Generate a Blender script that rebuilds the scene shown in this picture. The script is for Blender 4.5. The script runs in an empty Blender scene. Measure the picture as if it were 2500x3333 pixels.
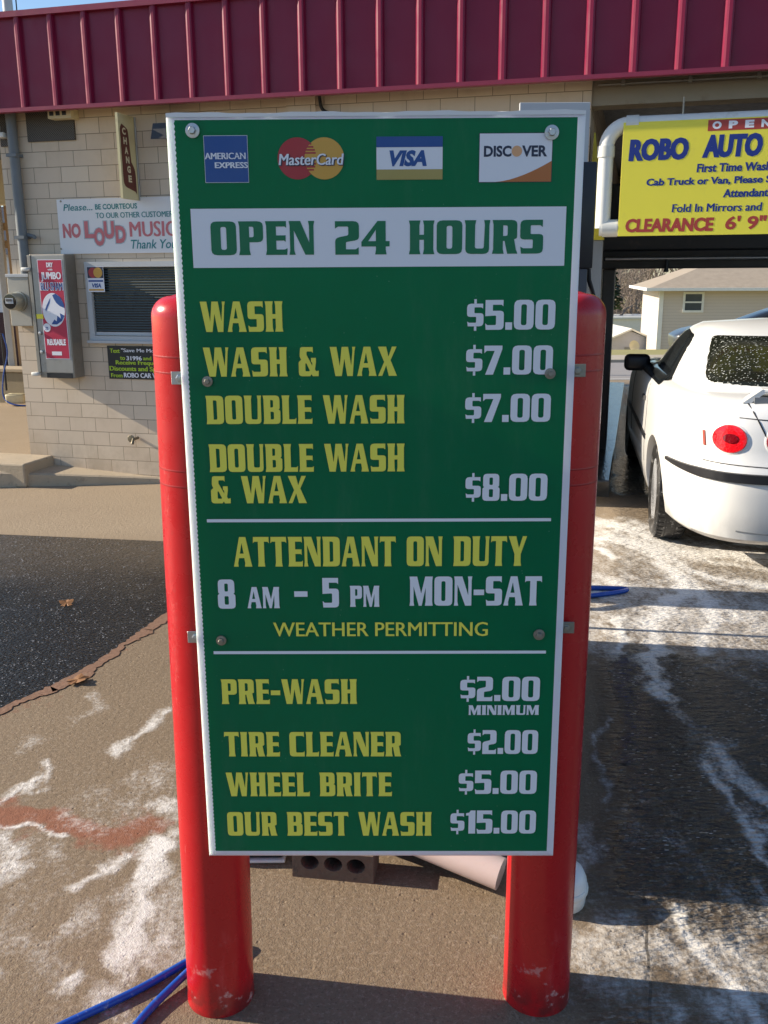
import bpy, bmesh, math, random
from mathutils import Vector, Matrix, geometry
from mathutils.bvhtree import BVHTree
R_ = math.radians
random.seed(7)
SC = bpy.context.scene
COL = SC.collection

# ------------------------------------------------------------------ camera, sky, sun, exposure
CAM_F, CAM_TILT, CAM_ROLL, CAM_H = 3042.0, R_(14.3), R_(.34), 1.68
_F = Vector((0, math.cos(CAM_TILT), -math.sin(CAM_TILT)))
_r0 = Vector((1, 0, 0)); _u0 = Vector((0, math.sin(CAM_TILT), math.cos(CAM_TILT)))
_R = _r0*math.cos(CAM_ROLL) - _u0*math.sin(CAM_ROLL)
_U = _r0*math.sin(CAM_ROLL) + _u0*math.cos(CAM_ROLL)
CAMLOC = Vector((0, 0, CAM_H))
cd = bpy.data.cameras.new('camera'); cam = bpy.data.objects.new('camera', cd); COL.objects.link(cam)
cd.sensor_fit = 'VERTICAL'; cd.sensor_height = 36; cd.sensor_width = 27
cd.lens = CAM_F/3333*36; cd.clip_end = 2000; cd.clip_start = .02
m3 = Matrix((_R, _U, -_F)).transposed()
cam.matrix_world = Matrix.Translation(CAMLOC) @ m3.to_4x4()
SC.camera = cam

SUN_EL, SUN_AZ = R_(25.6), R_(9)          # the sun stands to the left, a little beyond the price sign
sun_dir = Vector((-math.cos(SUN_AZ)*math.cos(SUN_EL), math.sin(SUN_AZ)*math.cos(SUN_EL), math.sin(SUN_EL)))
w = bpy.data.worlds.new('World'); SC.world = w; w.use_nodes = True
wn = w.node_tree.nodes; bg = wn['Background']
sky = wn.new('ShaderNodeTexSky'); sky.sky_type = 'NISHITA'; sky.sun_disc = False
sky.sun_elevation = SUN_EL; sky.sun_rotation = math.atan2(sun_dir.x, sun_dir.y)
sky.air_density = 1.0; sky.dust_density = .3; sky.ozone_density = 3.0
w.node_tree.links.new(sky.outputs[0], bg.inputs[0]); bg.inputs[1].default_value = .105
sl = bpy.data.lights.new('sun', 'SUN'); sl.energy = 5.0; sl.angle = R_(.5); sl.color = (1, .88, .7)
so = bpy.data.objects.new('sun', sl); COL.objects.link(so)
so.rotation_euler = sun_dir.to_track_quat('Z', 'Y').to_euler(); so.location = sun_dir*30
SC.view_settings.view_transform = 'Standard'; SC.view_settings.look = 'None'
SC.view_settings.exposure = .75; SC.view_settings.gamma = 1
SC.cycles.max_bounces = 6; SC.cycles.caustics_reflective = False; SC.cycles.caustics_refractive = False

# ------------------------------------------------------------------ measuring: photograph pixels to places on known planes
def ray(px, py): return _F + _R*((px-1250)/CAM_F) - _U*((py-1666.5)/CAM_F)
def hit(px, py, p, n):
    d = ray(px, py); n = Vector(n)
    return CAMLOC + d*((Vector(p)-CAMLOC).dot(n)/d.dot(n))
def G(px, py, z=0): return hit(px, py, (0, 0, z), (0, 0, 1))
YAW = R_(-15)
MB_ = Matrix.Translation((-1.89, 7.62, 0)) @ Matrix.Rotation(YAW, 4, 'Z')     # frame of the car wash: x along its front wall, y into it
MBi = MB_.inverted()
def wl(px, py, y=0):
    P = MBi @ hit(px, py, MB_ @ Vector((0, y, 0)), MB_.to_3x3() @ Vector((0, 1, 0)))
    return P.x, P.z
BM = Matrix.Translation((0, 1.80, 0)) @ Matrix.Rotation(R_(-.6), 4, 'Z')       # frame of the price sign's face
BMi = BM.inverted()
def bl(px, py):
    P = BMi @ hit(px, py, (0, 1.80, 0), BM.to_3x3() @ Vector((0, 1, 0)))
    return P.x, P.z

# ------------------------------------------------------------------ object helpers
def tag(o, label=None, cat=None, group=None, kind=None):
    if label: o['label'] = label
    if cat: o['category'] = cat
    if group: o['group'] = group
    if kind: o['kind'] = kind
    return o
def thing(name, label, cat, loc=(0, 0, 0), rotz=0, group=None, M=None):
    o = bpy.data.objects.new(name, None); COL.objects.link(o); o.empty_display_size = .1
    o.matrix_world = M if M is not None else Matrix.Translation(loc) @ Matrix.Rotation(rotz, 4, 'Z')
    return tag(o, label, cat, group)
def sub(name, parent, loc=(0, 0, 0)):
    o = bpy.data.objects.new(name, None); COL.objects.link(o); o.parent = parent; o.location = loc; o.empty_display_size = .05
    return o
def world_of(o):
    m = o.matrix_basis.copy()
    while o.parent: o = o.parent; m = o.matrix_basis @ m
    return m

class MB:
    def __init__(s): s.v = []; s.f = []
    def add(s, v, f):
        n = len(s.v); s.v += [Vector(p) for p in v]; s.f += [tuple(i+n for i in q) for q in f]; return s
    def box(s, a, b, M=None):
        x0, y0, z0 = a; x1, y1, z1 = b
        v = [Vector(p) for p in ((x0,y0,z0),(x1,y0,z0),(x1,y1,z0),(x0,y1,z0),(x0,y0,z1),(x1,y0,z1),(x1,y1,z1),(x0,y1,z1))]
        if M: v = [M @ p for p in v]
        return s.add(v, [(0,3,2,1),(4,5,6,7),(0,1,5,4),(1,2,6,5),(2,3,7,6),(3,0,4,7)])
    def bbox(s, a, b, r, M=None, seg=2):
        bm = bmesh.new(); bmesh.ops.create_cube(bm, size=1)
        for v in bm.verts: v.co = Vector([(a[i]+b[i])/2 + v.co[i]*(b[i]-a[i]) for i in range(3)])
        bmesh.ops.bevel(bm, geom=bm.edges[:], offset=r, segments=seg, affect='EDGES', profile=.5)
        bm.verts.index_update()
        vs = [v.co.copy() for v in bm.verts]
        if M: vs = [M @ p for p in vs]
        s.add(vs, [tuple(v.index for v in f.verts) for f in bm.faces]); bm.free(); return s
    def tube(s, pts, r, n=12, caps=True):
        pts = [Vector(p) for p in pts]; rs = r if isinstance(r, (list, tuple)) else [r]*len(pts)
        rings = []; up = None
        for i, p in enumerate(pts):
            t = (pts[min(i+1, len(pts)-1)] - pts[max(i-1, 0)]).normalized()
            if up is None: up = Vector((0, 0, 1)) if abs(t.z) < .9 else Vector((1, 0, 0))
            a = t.cross(up).normalized(); b = a.cross(t).normalized(); up = b
            rings.append([p + (a*math.cos(2*math.pi*k/n) + b*math.sin(2*math.pi*k/n))*rs[i] for k in range(n)])
        v = [q for g in rings for q in g]
        f = [(i*n+k, i*n+(k+1) % n, (i+1)*n+(k+1) % n, (i+1)*n+k) for i in range(len(pts)-1) for k in range(n)]
        if caps: f += [tuple(range(n))[::-1], tuple((len(pts)-1)*n+k for k in range(n))]
        return s.add(v, f)
    def lathe(s, prof, n=32, c=(0, 0, 0), axis='Z'):
        v = []; f = []
        for r, h in prof:
            for k in range(n):
                a = 2*math.pi*k/n; x, y = r*math.cos(a), r*math.sin(a)
                v.append(Vector(c) + (Vector((x, y, h)) if axis == 'Z' else Vector((x, -h, y)) if axis == 'Y' else Vector((h, x, y))))
        m = len(prof)
        f = [(i*n+k, i*n+(k+1) % n, (i+1)*n+(k+1) % n, (i+1)*n+k) for i in range(m-1) for k in range(n)]
        f += [tuple(range(n))[::-1], tuple((m-1)*n+k for k in range(n))]
        return s.add(v, f)
    def poly(s, contours, y, axes='XZ', thick=0):      # flat filled outline (outer + holes)
        loops = [[Vector((p[0], p[1], 0)) for p in c] for c in contours]
        flat = [p for c in loops for p in c]
        tris = geometry.tessellate_polygon(loops)
        def P(p, d=0): return (p.x, y+d, p.y) if axes == 'XZ' else (p.x, p.y, y-d)
        out = []
        for t in tris:
            a, b, c = (flat[i] for i in t)
            ccw = (b-a).cross(c-a).z > 0
            out.append(tuple(t) if ccw else tuple(reversed(t)))
        s.add([P(p) for p in flat], out)
        if thick:
            s.add([P(p, thick) for p in flat], [tuple(reversed(t)) for t in out])
            k = 0
            for c in loops:
                n = len(c); base = k; k += n
                v = [P(p) for p in c] + [P(p, thick) for p in c]
                s.add(v, [(i, n+i, n+(i+1) % n, (i+1) % n) for i in range(n)])
        return s
    def build(s, name, mat, parent=None, smooth=None, world=False, M=None, rec=False):
        if world and parent is not None:
            mi = world_of(parent).inverted(); s.v = [mi @ p for p in s.v]
        if M is not None: s.v = [M @ p for p in s.v]
        me = bpy.data.meshes.new(name); me.from_pydata([tuple(p) for p in s.v], [], s.f); me.update()
        if rec:
            bm = bmesh.new(); bm.from_mesh(me); bmesh.ops.recalc_face_normals(bm, faces=bm.faces); bm.to_mesh(me); bm.free()
        if mat: me.materials.append(mat)
        if smooth is not None:
            me.polygons.foreach_set('use_smooth', [True]*len(me.polygons)); me.set_sharp_from_angle(angle=R_(smooth))
        o = bpy.data.objects.new(name, me); COL.objects.link(o)
        if parent: o.parent = parent
        return o

# ------------------------------------------------------------------ material helpers
class NT:
    def __init__(s, name):
        s.m = bpy.data.materials.new(name); s.m.use_nodes = True; s.t = s.m.node_tree; s.n = s.t.nodes
        s.b = s.n['Principled BSDF']; s.co = s.n.new('ShaderNodeTexCoord').outputs['Object']
    def set(s, k, v):
        i = s.b.inputs[k]
        if hasattr(v, 'is_linked') or isinstance(v, bpy.types.NodeSocket): s.t.links.new(v, i)
        elif isinstance(v, tuple) and len(v) == 3 and i.type == 'RGBA': i.default_value = (*v, 1)
        else: i.default_value = v
        return s
    def _in(s, sock, v):
        if isinstance(v, bpy.types.NodeSocket): s.t.links.new(v, sock)
        elif isinstance(v, tuple) and sock.type == 'RGBA' and len(v) == 3: sock.default_value = (*v, 1)
        else: sock.default_value = v
    def noise(s, scale, detail=4, rough=.55, vec=None, dist=0):
        n = s.n.new('ShaderNodeTexNoise'); s._in(n.inputs['Vector'], vec or s.co)
        n.inputs['Scale'].default_value = scale; n.inputs['Detail'].default_value = detail
        n.inputs['Roughness'].default_value = rough; n.inputs['Distortion'].default_value = dist
        return n.outputs['Fac']
    def voro(s, scale, vec=None, feature='F1'):
        n = s.n.new('ShaderNodeTexVoronoi'); n.feature = feature; s._in(n.inputs['Vector'], vec or s.co); n.inputs['Scale'].default_value = scale
        return n.outputs['Distance']
    def math(s, op, a, b=0.0, c=None):
        n = s.n.new('ShaderNodeMath'); n.operation = op; s._in(n.inputs[0], a); s._in(n.inputs[1], b)
        if c is not None: s._in(n.inputs[2], c)
        return n.outputs[0]
    def rng(s, v, a, b, c=0.0, d=1.0, smooth=True):
        n = s.n.new('ShaderNodeMapRange'); n.interpolation_type = 'SMOOTHSTEP' if smooth else 'LINEAR'
        s._in(n.inputs['Value'], v)
        for k, x in zip(('From Min', 'From Max', 'To Min', 'To Max'), (a, b, c, d)): n.inputs[k].default_value = x
        return n.outputs['Result']
    def mix(s, f, a, b):
        n = s.n.new('ShaderNodeMix'); n.data_type = 'RGBA'; s._in(n.inputs[0], f); s._in(n.inputs[6], a); s._in(n.inputs[7], b)
        return n.outputs[2]
    def map(s, scale=(1, 1, 1), rot=(0, 0, 0), loc=(0, 0, 0), vec=None):
        n = s.n.new('ShaderNodeMapping'); s._in(n.inputs['Vector'], vec or s.co)
        n.inputs['Scale'].default_value = scale; n.inputs['Rotation'].default_value = rot; n.inputs['Location'].default_value = loc
        return n.outputs[0]
    def sep(s, vec=None):
        n = s.n.new('ShaderNodeSeparateXYZ'); s._in(n.inputs[0], vec or s.co); return n.outputs
    def comb(s, x, y, z=0.0):
        n = s.n.new('ShaderNodeCombineXYZ')
        for i, v in enumerate((x, y, z)): s._in(n.inputs[i], v)
        return n.outputs[0]
    def vadd(s, a, b, op='ADD'):
        n = s.n.new('ShaderNodeVectorMath'); n.operation = op; s._in(n.inputs[0], a); s._in(n.inputs[1], b); return n.outputs[0]
    def bump(s, h, strength=.3, dist=.01, norm=None):
        n = s.n.new('ShaderNodeBump'); n.inputs['Strength'].default_value = strength; n.inputs['Distance'].default_value = dist
        s._in(n.inputs['Height'], h)
        if norm: s._in(n.inputs['Normal'], norm)
        return n.outputs[0]

def simple(name, col, rough=.5, metal=0.0, var=.12, scale=6, bump=.05, bscale=60, spec=None, coat=0, dirt=None):
    t = NT(name); n = t.noise(scale, 5)
    lo = tuple(c*(1-var) for c in col); hi = tuple(min(1, c*(1+var)) for c in col)
    c = t.mix(n, lo, hi)
    if dirt: c = t.mix(t.rng(t.noise(dirt[1], 6, .7), .55, .8), c, dirt[0])
    t.set('Base Color', c); t.set('Roughness', t.rng(t.noise(scale*3, 3), .2, .8, max(0, rough-.08), min(1, rough+.08))); t.set('Metallic', metal)
    if bump: t.set('Normal', t.bump(t.noise(bscale, 4), bump, .004))
    if spec is not None: t.set('Specular IOR Level', spec)
    if coat: t.set('Coat Weight', coat); t.set('Coat Roughness', .06)
    return t.m

GREEN = (.0, .165, .07); WHITE = (.78, .78, .8); YEL = (.66, .62, .07)
M = {}
M['ink_white'] = simple('white_film', (.83, .84, .91), .45, var=.02, spec=.25)
M['ink_yellow'] = simple('yellow_film', (.9, .83, .12), .45, var=.05, scale=12, spec=.25)
M['ink_green'] = simple('green_film', GREEN, .45, var=.05)
M['ink_blue'] = simple('blue_film', (.012, .075, .3), .4, var=.05)
M['ink_navy'] = simple('navy_film', (.012, .02, .06), .4, var=.05)
M['ink_red'] = simple('red_film', (.42, .03, .04), .4, var=.05)
M['ink_gold'] = simple('gold_film', (.66, .36, .06), .4, var=.05)
M['ink_khaki'] = simple('khaki_film', (.42, .33, .1), .4, var=.05)
M['ink_orange'] = simple('orange_film', (.5, .16, .04), .4, var=.05)
M['ink_peach'] = simple('peach_film', (.75, .4, .2), .4, var=.08, scale=30)
M['ink_signblue'] = simple('sign_blue_paint', (.008, .03, .24), .5, var=.1)
M['ink_signred'] = simple('sign_red_paint', (.42, .05, .04), .5, var=.1)
M['ink_teal'] = simple('teal_paint', (.03, .24, .26), .55, var=.15, scale=30)
M['ink_pink'] = simple('faded_red_paint', (.62, .18, .2), .55, var=.14, scale=30)
M['ink_greyblue'] = simple('pale_grey_shadow_paint', (.42, .5, .55), .55)
M['ink_lime'] = simple('lime_letters', (.42, .6, .03), .5)
M['ink_magenta'] = simple('red_label', (.5, .02, .07), .4)
M['brown'] = simple('brown_sign_paint', (.13, .032, .02), .5)
M['cream'] = simple('cream_paint', (.68, .6, .4), .5, dirt=((.4, .33, .2), 5))
M['steel'] = simple('galvanised_steel', (.5, .5, .52), .38, .9, bump=.2, bscale=90, dirt=((.25, .23, .22), 40))
M['rusty_steel'] = simple('weathered_steel', (.3, .28, .24), .5, .7, bump=.3, bscale=120, dirt=((.16, .12, .09), 30))
M['black_plastic'] = simple('black_plastic', (.012, .013, .018), .4)
M['black_metal'] = simple('black_painted_metal', (.02, .021, .026), .45)
M['dark_grey'] = simple('dark_grey_metal', (.06, .06, .065), .5, dirt=((.12, .1, .09), 8))
M['grey'] = simple('grey_paint', (.22, .23, .24), .5)
M['conduit'] = simple('grey_conduit', (.16, .18, .2), .55, var=.2, scale=5)
M['lightgrey'] = simple('light_grey_paint', (.5, .52, .54), .5)
M['pvc'] = simple('white_pvc', (.78, .78, .76), .35, var=.05, dirt=((.6, .58, .54), 7))
M['pvc_pink'] = simple('stained_pvc', (.62, .5, .47), .4, var=.06, dirt=((.48, .33, .32), 6))
M['white_paint'] = simple('white_house_paint', (.78, .77, .74), .6)
M['offwhite'] = simple('off_white_plastic', (.7, .7, .66), .4)
M['yellow_sign'] = simple('yellow_sign_face', (.88, .78, .07), .45, var=.04, dirt=((.78, .68, .08), 5))
M['yellow_paint'] = simple('yellow_machine_paint', (.62, .52, .03), .5, dirt=((.25, .12, .04), 9))
M['glass_dark'] = simple('dark_window_glass', (.012, .014, .016), .06, bump=0)
M['blue_hose'] = simple('blue_hose', (.01, .07, .38), .35, var=.2, scale=20, dirt=((.3, .36, .5), 60))
M['black_rubber'] = simple('black_rubber', (.014, .014, .015), .6, bump=.2, dirt=((.06, .055, .05), 30))
M['leaf'] = simple('dry_leaf', (.22, .1, .035), .7, var=.4, scale=40)
M['bark'] = simple('grey_bark', (.19, .15, .125), .85, var=.3)
M['needles'] = simple('evergreen_needles', (.035, .06, .028), .8, var=.4, scale=3)
M['roof'] = simple('tan_shingles', (.35, .29, .225), .85, var=.2, scale=4, bump=.3, bscale=20)
M['housewindow'] = simple('house_window_glass', (.08, .09, .1), .1, bump=0)
M['wood'] = simple('tan_wood', (.55, .4, .26), .7, var=.2)
M['asphalt_road'] = simple('road_asphalt', (.27, .25, .24), .85, var=.15, scale=3, bump=.3, bscale=90)
M['grass_ground'] = simple('winter_grass', (.3, .27, .1), .9, var=.3, scale=5, bump=.6, bscale=60)

def red_plastic(name):
    t = NT(name); n = t.noise(5, 4)
    c = t.mix(n, (.44, .009, .014), (.53, .014, .019))
    zz = t.sep()[2]
    c = t.mix(t.math('MULTIPLY', t.rng(t.noise(60, 6, .75, t.map((1, 1, .06))), .66, .72), .5), c, (.75, .3, .28))
    c = t.mix(t.math('MULTIPLY', t.rng(zz, .12, .0), t.rng(t.noise(20, 5), .35, .6)), c, (.2, .02, .02))
    scuff = t.math('MULTIPLY', t.rng(t.noise(9, 6, .7, t.map((1, 1, .22))), .58, .74), .35)
    c = t.mix(scuff, c, (.7, .12, .12))
    foot = t.math('MULTIPLY', t.rng(zz, .24, .02), t.rng(t.noise(16, 5, .65), .6, .68))
    c = t.mix(t.math('MULTIPLY', foot, .6), c, (.72, .5, .47))
    t.set('Base Color', c); t.set('Roughness', t.rng(t.noise(14, 5), .3, .7, .2, .36))
    t.set('Specular IOR Level', .5)
    t.set('Normal', t.bump(t.noise(7, 3), .12, .01)); return t.m
M['red_plastic'] = red_plastic('red_plastic_sleeve')
M['red_groove'] = simple('red_sleeve_seam', (.35, .012, .015), .4)

def block_wall(name, bw=.243, bh=.1165, smoothpaint=False):
    t = NT(name); x, y, z = t.sep()
    # a coordinate that runs along whichever way the wall faces
    s = t.math('ADD', x, y); vec = t.comb(t.math('ADD', s, .05), t.math('ADD', z, -.062))
    b = t.n.new('ShaderNodeTexBrick'); t.t.links.new(vec, b.inputs['Vector'])
    b.inputs['Scale'].default_value = 1; b.inputs['Mortar Size'].default_value = .0027; b.inputs['Mortar Smooth'].default_value = .35
    b.inputs['Brick Width'].default_value = bw; b.inputs['Row Height'].default_value = bh; b.offset = .5
    b.inputs['Color1'].default_value = (.66, .54, .415, 1); b.inputs['Color2'].default_value = (.72, .60, .465, 1)
    b.inputs['Mortar'].default_value = (.27, .205, .145, 1); b.inputs['Bias'].default_value = 0
    c = t.mix(t.rng(t.noise(2.3, 6, .65), .45, .75, 0, .5), b.outputs['Color'], (.47, .37, .26))
    c = t.mix(t.math('MULTIPLY', t.rng(z, .5, .05), t.rng(t.noise(5, 6, .7), .35, .65, .1, .6)), c, (.4, .31, .21))
    c = t.mix(t.math('MULTIPLY', t.rng(t.noise(4, 6, .7, t.map((1, 1, .12))), .56, .72), .35), c, (.36, .28, .19))
    c = t.mix(t.math('MULTIPLY', t.rng(t.noise(30, 6, .7), .6, .75), .4), c, (.4, .3, .2))
    h = t.math('ADD', t.math('MULTIPLY', b.outputs['Fac'], -1), t.math('MULTIPLY', t.noise(90, 5, .6), .18))
    t.set('Base Color', c); t.set('Roughness', .75); t.set('Normal', t.bump(h, .55, .006)); return t.m
M['block'] = block_wall('painted_block')
M['beam_paint'] = simple('tan_painted_steel', (.36, .3, .22), .6, dirt=((.24, .18, .12), 6))

def maroon():
    t = NT('maroon_metal'); x, y, z = t.sep()
    c = t.mix(t.noise(2, 4), (.2, .009, .045), (.24, .013, .05))
    c = t.mix(t.math('MULTIPLY', t.rng(t.noise(7, 6, .7, t.map((1, 1, .2))), .62, .78), .25), c, (.3, .08, .12))
    t.set('Base Color', c); t.set('Roughness', t.rng(t.noise(6, 4), .3, .7, .3, .45)); t.set('Specular IOR Level', .3)
    t.set('Normal', t.bump(t.noise(1.0, 2, .5, t.map((3.3, 3.3, .7))), .5, .03)); return t.m
M['maroon'] = maroon()
M['maroon_trim'] = simple('maroon_trim', (.27, .02, .06), .4, var=.15)

def panel_mat():
    t = NT('corrugated_plastic_panel'); x, y, z = t.sep()
    fl = t.math('PINGPONG', z, .0045)                        # flutes run sideways
    tri = t.math('MULTIPLY', fl, .45)
    x0 = t.math('ADD', tri, -.3747)
    inx = t.math('MULTIPLY', t.math('GREATER_THAN', x, x0), t.math('LESS_THAN', x, .3513))
    inz = t.math('MULTIPLY', t.math('GREATER_THAN', z, PZ0+.0115), t.math('LESS_THAN', z, PZ1-.0105))
    fr = t.math('LESS_THAN', y, .0005)
    inside = t.math('MULTIPLY', t.math('MULTIPLY', inx, inz), fr)
    g = t.mix(t.noise(3, 3), tuple(c*.92 for c in GREEN), tuple(c*1.08 for c in GREEN))
    g = t.mix(t.math('MULTIPLY', t.rng(t.noise(5, 6, .7, t.map((1.6, 1, .35))), .5, .75), .16), g, (.12, .24, .17))
    spk = t.math('MULTIPLY', t.math('LESS_THAN', t.voro(55), .07), t.rng(t.noise(5, 3), .5, .6))
    g = t.mix(t.math('MULTIPLY', spk, .25), g, (.25, .4, .33))
    edge_ = t.math('LESS_THAN', x, PX0+.0006)  # left edge face coloured green to tint the sun glow in the panel
    t.set('Base Color', t.mix(edge_, t.mix(inside, (.76, .77, .86), g), (.3, .62, .38))); t.set('Roughness', .42)
    t.set('Specular IOR Level', .2); t.set('Subsurface Weight', .9); t.set('Subsurface Radius', (.8, 1.0, .8)); t.set('Subsurface Scale', .03)
    t.set('Normal', t.bump(fl, .12, .004)); return t.m

def concrete_ground():
    t = NT('wet_soapy_concrete'); x, y, z = t.sep()
    xl = t.math('ADD', x, t.math('MULTIPLY', t.math('ADD', y, -1.8), -.235))     # across the wash lane, which runs into the bay
    base = t.mix(t.noise(1.1, 6, .65), (.165, .118, .074), (.245, .182, .12))
    base = t.mix(t.rng(t.math('ADD', y, t.math('MULTIPLY', x, .16)), 4.9, 5.9), base, t.mix(t.noise(1.4, 6, .65), (.29, .22, .15), (.38, .30, .21)))
    base = t.mix(t.math('MULTIPLY', t.rng(t.noise(75, 4, .75), .5, .64), .6), base, (.33, .26, .19))
    base = t.mix(t.math('MULTIPLY', t.rng(t.noise(95, 4, .75, t.map(loc=(5, 2, 0))), .54, .66), .6), base, (.075, .055, .037))
    base = t.mix(t.math('MULTIPLY', t.rng(t.voro(55), .22, .02), .25), base, (.13, .1, .075))
    # old rust-red stains of the left foreground
    ra = t.n.new('ShaderNodeAttribute'); ra.attribute_name = 'rust'
    rust = t.rng(t.math('ADD', ra.outputs['Fac'], t.math('MULTIPLY', t.math('ADD', t.noise(14, 5, .65), -.5), 1.4)), .25, .75)
    base = t.mix(t.math('MULTIPLY', rust, .8), base, (.25, .085, .045))
    # wetness: the right-hand lane, the bay, thin films left; cast shadows painted in as extra darkness
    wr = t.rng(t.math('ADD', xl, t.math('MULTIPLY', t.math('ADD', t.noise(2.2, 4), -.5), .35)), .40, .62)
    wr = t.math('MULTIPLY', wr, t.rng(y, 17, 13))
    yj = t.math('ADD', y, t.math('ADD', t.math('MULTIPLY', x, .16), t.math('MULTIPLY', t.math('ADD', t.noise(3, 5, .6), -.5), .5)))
    wet_shade = t.math('MAXIMUM', t.math('MULTIPLY', t.rng(yj, 2.16, 2.45), t.rng(yj, 4.35, 3.95)), t.math('MAXIMUM', t.rng(yj, 2.02, 1.86), t.rng(yj, 7.2, 7.6)))
    wr = t.math('MULTIPLY', wr, t.math('ADD', t.math('MULTIPLY', wet_shade, .6), .4))
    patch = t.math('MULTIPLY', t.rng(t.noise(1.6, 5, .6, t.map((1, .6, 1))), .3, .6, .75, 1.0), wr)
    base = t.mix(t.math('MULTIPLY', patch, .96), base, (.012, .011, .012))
    # soap foam: its measured spread, broken into bubbles, crumbs and ragged edges
    wv = t.vadd(t.co, t.vadd(t.comb(t.noise(6, 4), t.noise(6, 4, .5, t.map(loc=(7, 3, 0)))), (.12, .2, 0), 'MULTIPLY'))
    spk = t.math('ADD', t.math('MULTIPLY', t.noise(58, 4, .7), .5), t.math('MULTIPLY', t.noise(13, 6, .68, t.map((1.3, .6, 1), vec=wv)), .5))
    at = t.n.new('ShaderNodeAttribute'); at.attribute_name = 'foam'
    laneb = t.math('MULTIPLY', t.math('MULTIPLY', t.rng(xl, .1, .4), t.rng(y, 6.7, 6.2)), t.math('ADD', t.math('MULTIPLY', t.rng(y, 3.85, 4.5), .38), t.math('ADD', t.math('MULTIPLY', t.rng(y, 2.4, 2.1), .12), .12)))
    leftb = t.math('MULTIPLY', t.math('MULTIPLY', t.rng(x, -.42, -.5), t.rng(y, 4.2, 2.9)), t.rng(t.noise(2.2, 5, .6, t.map((1.4, .8, 1), (0, 0, R_(-38)))), .35, .7, .03, .25))
    fbase = t.math('MAXIMUM', laneb, leftb)
    fcov = t.math('ADD', at.outputs['Fac'], t.math('MULTIPLY', fbase, t.math('SUBTRACT', 1.0, at.outputs['Fac'])))
    foam = t.rng(t.math('ADD', fcov, t.math('MULTIPLY', t.math('ADD', spk, -.5), 2.0)), .26, .98)
    foam = t.math('MULTIPLY', foam, t.math('ADD', t.math('MULTIPLY', t.rng(fcov, .2, .8), .4), .55))
    glint_dots = t.math('MULTIPLY', t.math('LESS_THAN', t.voro(62, t.map((.45, 1.15, 1))), .2), t.rng(t.noise(5, 4, .6), .42, .6))  # glints on the wet lane painted as pale specks
    foam = t.math('MAXIMUM', foam, t.math('MULTIPLY', t.math('MULTIPLY', glint_dots, patch), .55))
    foam = t.math('MULTIPLY', foam, t.math('MULTIPLY', t.rng(t.voro(80), .05, .2, .5, 1.0), t.rng(y, 2.1, 2.6, .8, 1.0)))
    col = t.mix(t.math('MULTIPLY', foam, .95), base, (.82, .8, .77))
    # sawn joints and hairline cracks
    jx = t.math('ABSOLUTE', t.math('ADD', xl, t.math('ADD', t.math('MULTIPLY', t.math('ADD', t.noise(3, 3), -.5), .05), -.611)))
    jm = t.math('MULTIPLY', t.math('LESS_THAN', jx, .004), t.math('MULTIPLY', t.rng(y, 3.6, 2.4), t.rng(t.noise(7, 4, .6), .38, .5)))
    jy = t.math('ABSOLUTE', t.math('ADD', t.math('ADD', y, t.math('MULTIPLY', x, .05)), -6.55))
    col = t.mix(t.math('MULTIPLY', jm, .75), col, (.05, .04, .03))
    t.set('Base Color', col)
    ro = t.rng(patch, 0, 1, .82, .07)
    ro = t.math('ADD', ro, t.math('MULTIPLY', foam, .28)); t.set('Roughness', ro)
    t.set('Specular IOR Level', t.rng(patch, 0, 1, .35, .45))
    grain = t.math('ADD', t.math('MULTIPLY', t.noise(210, 3, .6), .5), t.math('MULTIPLY', t.noise(38, 5, .65), 1.0))
    grain = t.math('ADD', grain, t.math('MULTIPLY', t.rng(t.voro(24), .16, 0), -.5))
    hh = t.math('ADD', grain, t.math('MULTIPLY', foam, .35))
    hh = t.math('ADD', hh, t.math('MULTIPLY', jm, -2))
    rip = t.math('ADD', t.noise(30, 2, .5, t.map((.45, 1.3, 1))), t.math('MULTIPLY', t.noise(62, 2, .5, t.map((.5, 1.2, 1))), .5))
    rip = t.math('MULTIPLY', rip, patch)
    t.set('Normal', t.bump(rip, 1.0, .05, t.bump(hh, .6, .008))); return t.m

def wet_shaded_asphalt():
    t = NT('wet_asphalt_with_shade'); x, y, z = t.sep()
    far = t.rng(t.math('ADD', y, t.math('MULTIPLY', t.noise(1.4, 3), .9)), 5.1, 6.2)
    c = t.mix(t.noise(8, 5), (.006, .006, .007), (.016, .015, .015))  # near-black holds the wet ground and a cast shadow together
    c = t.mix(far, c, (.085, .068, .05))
    c = t.mix(t.math('MULTIPLY', t.math('LESS_THAN', t.voro(95, t.map((.6, 1, 1))), .22), t.rng(t.noise(18, 4), .46, .62)), c, (.4, .41, .45))  # sky glints painted into the colour
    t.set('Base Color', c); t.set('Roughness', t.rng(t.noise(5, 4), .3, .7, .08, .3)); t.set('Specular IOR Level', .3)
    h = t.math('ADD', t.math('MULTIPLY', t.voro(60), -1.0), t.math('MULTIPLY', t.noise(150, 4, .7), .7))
    t.set('Normal', t.bump(h, .6, .01)); return t.m

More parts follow.
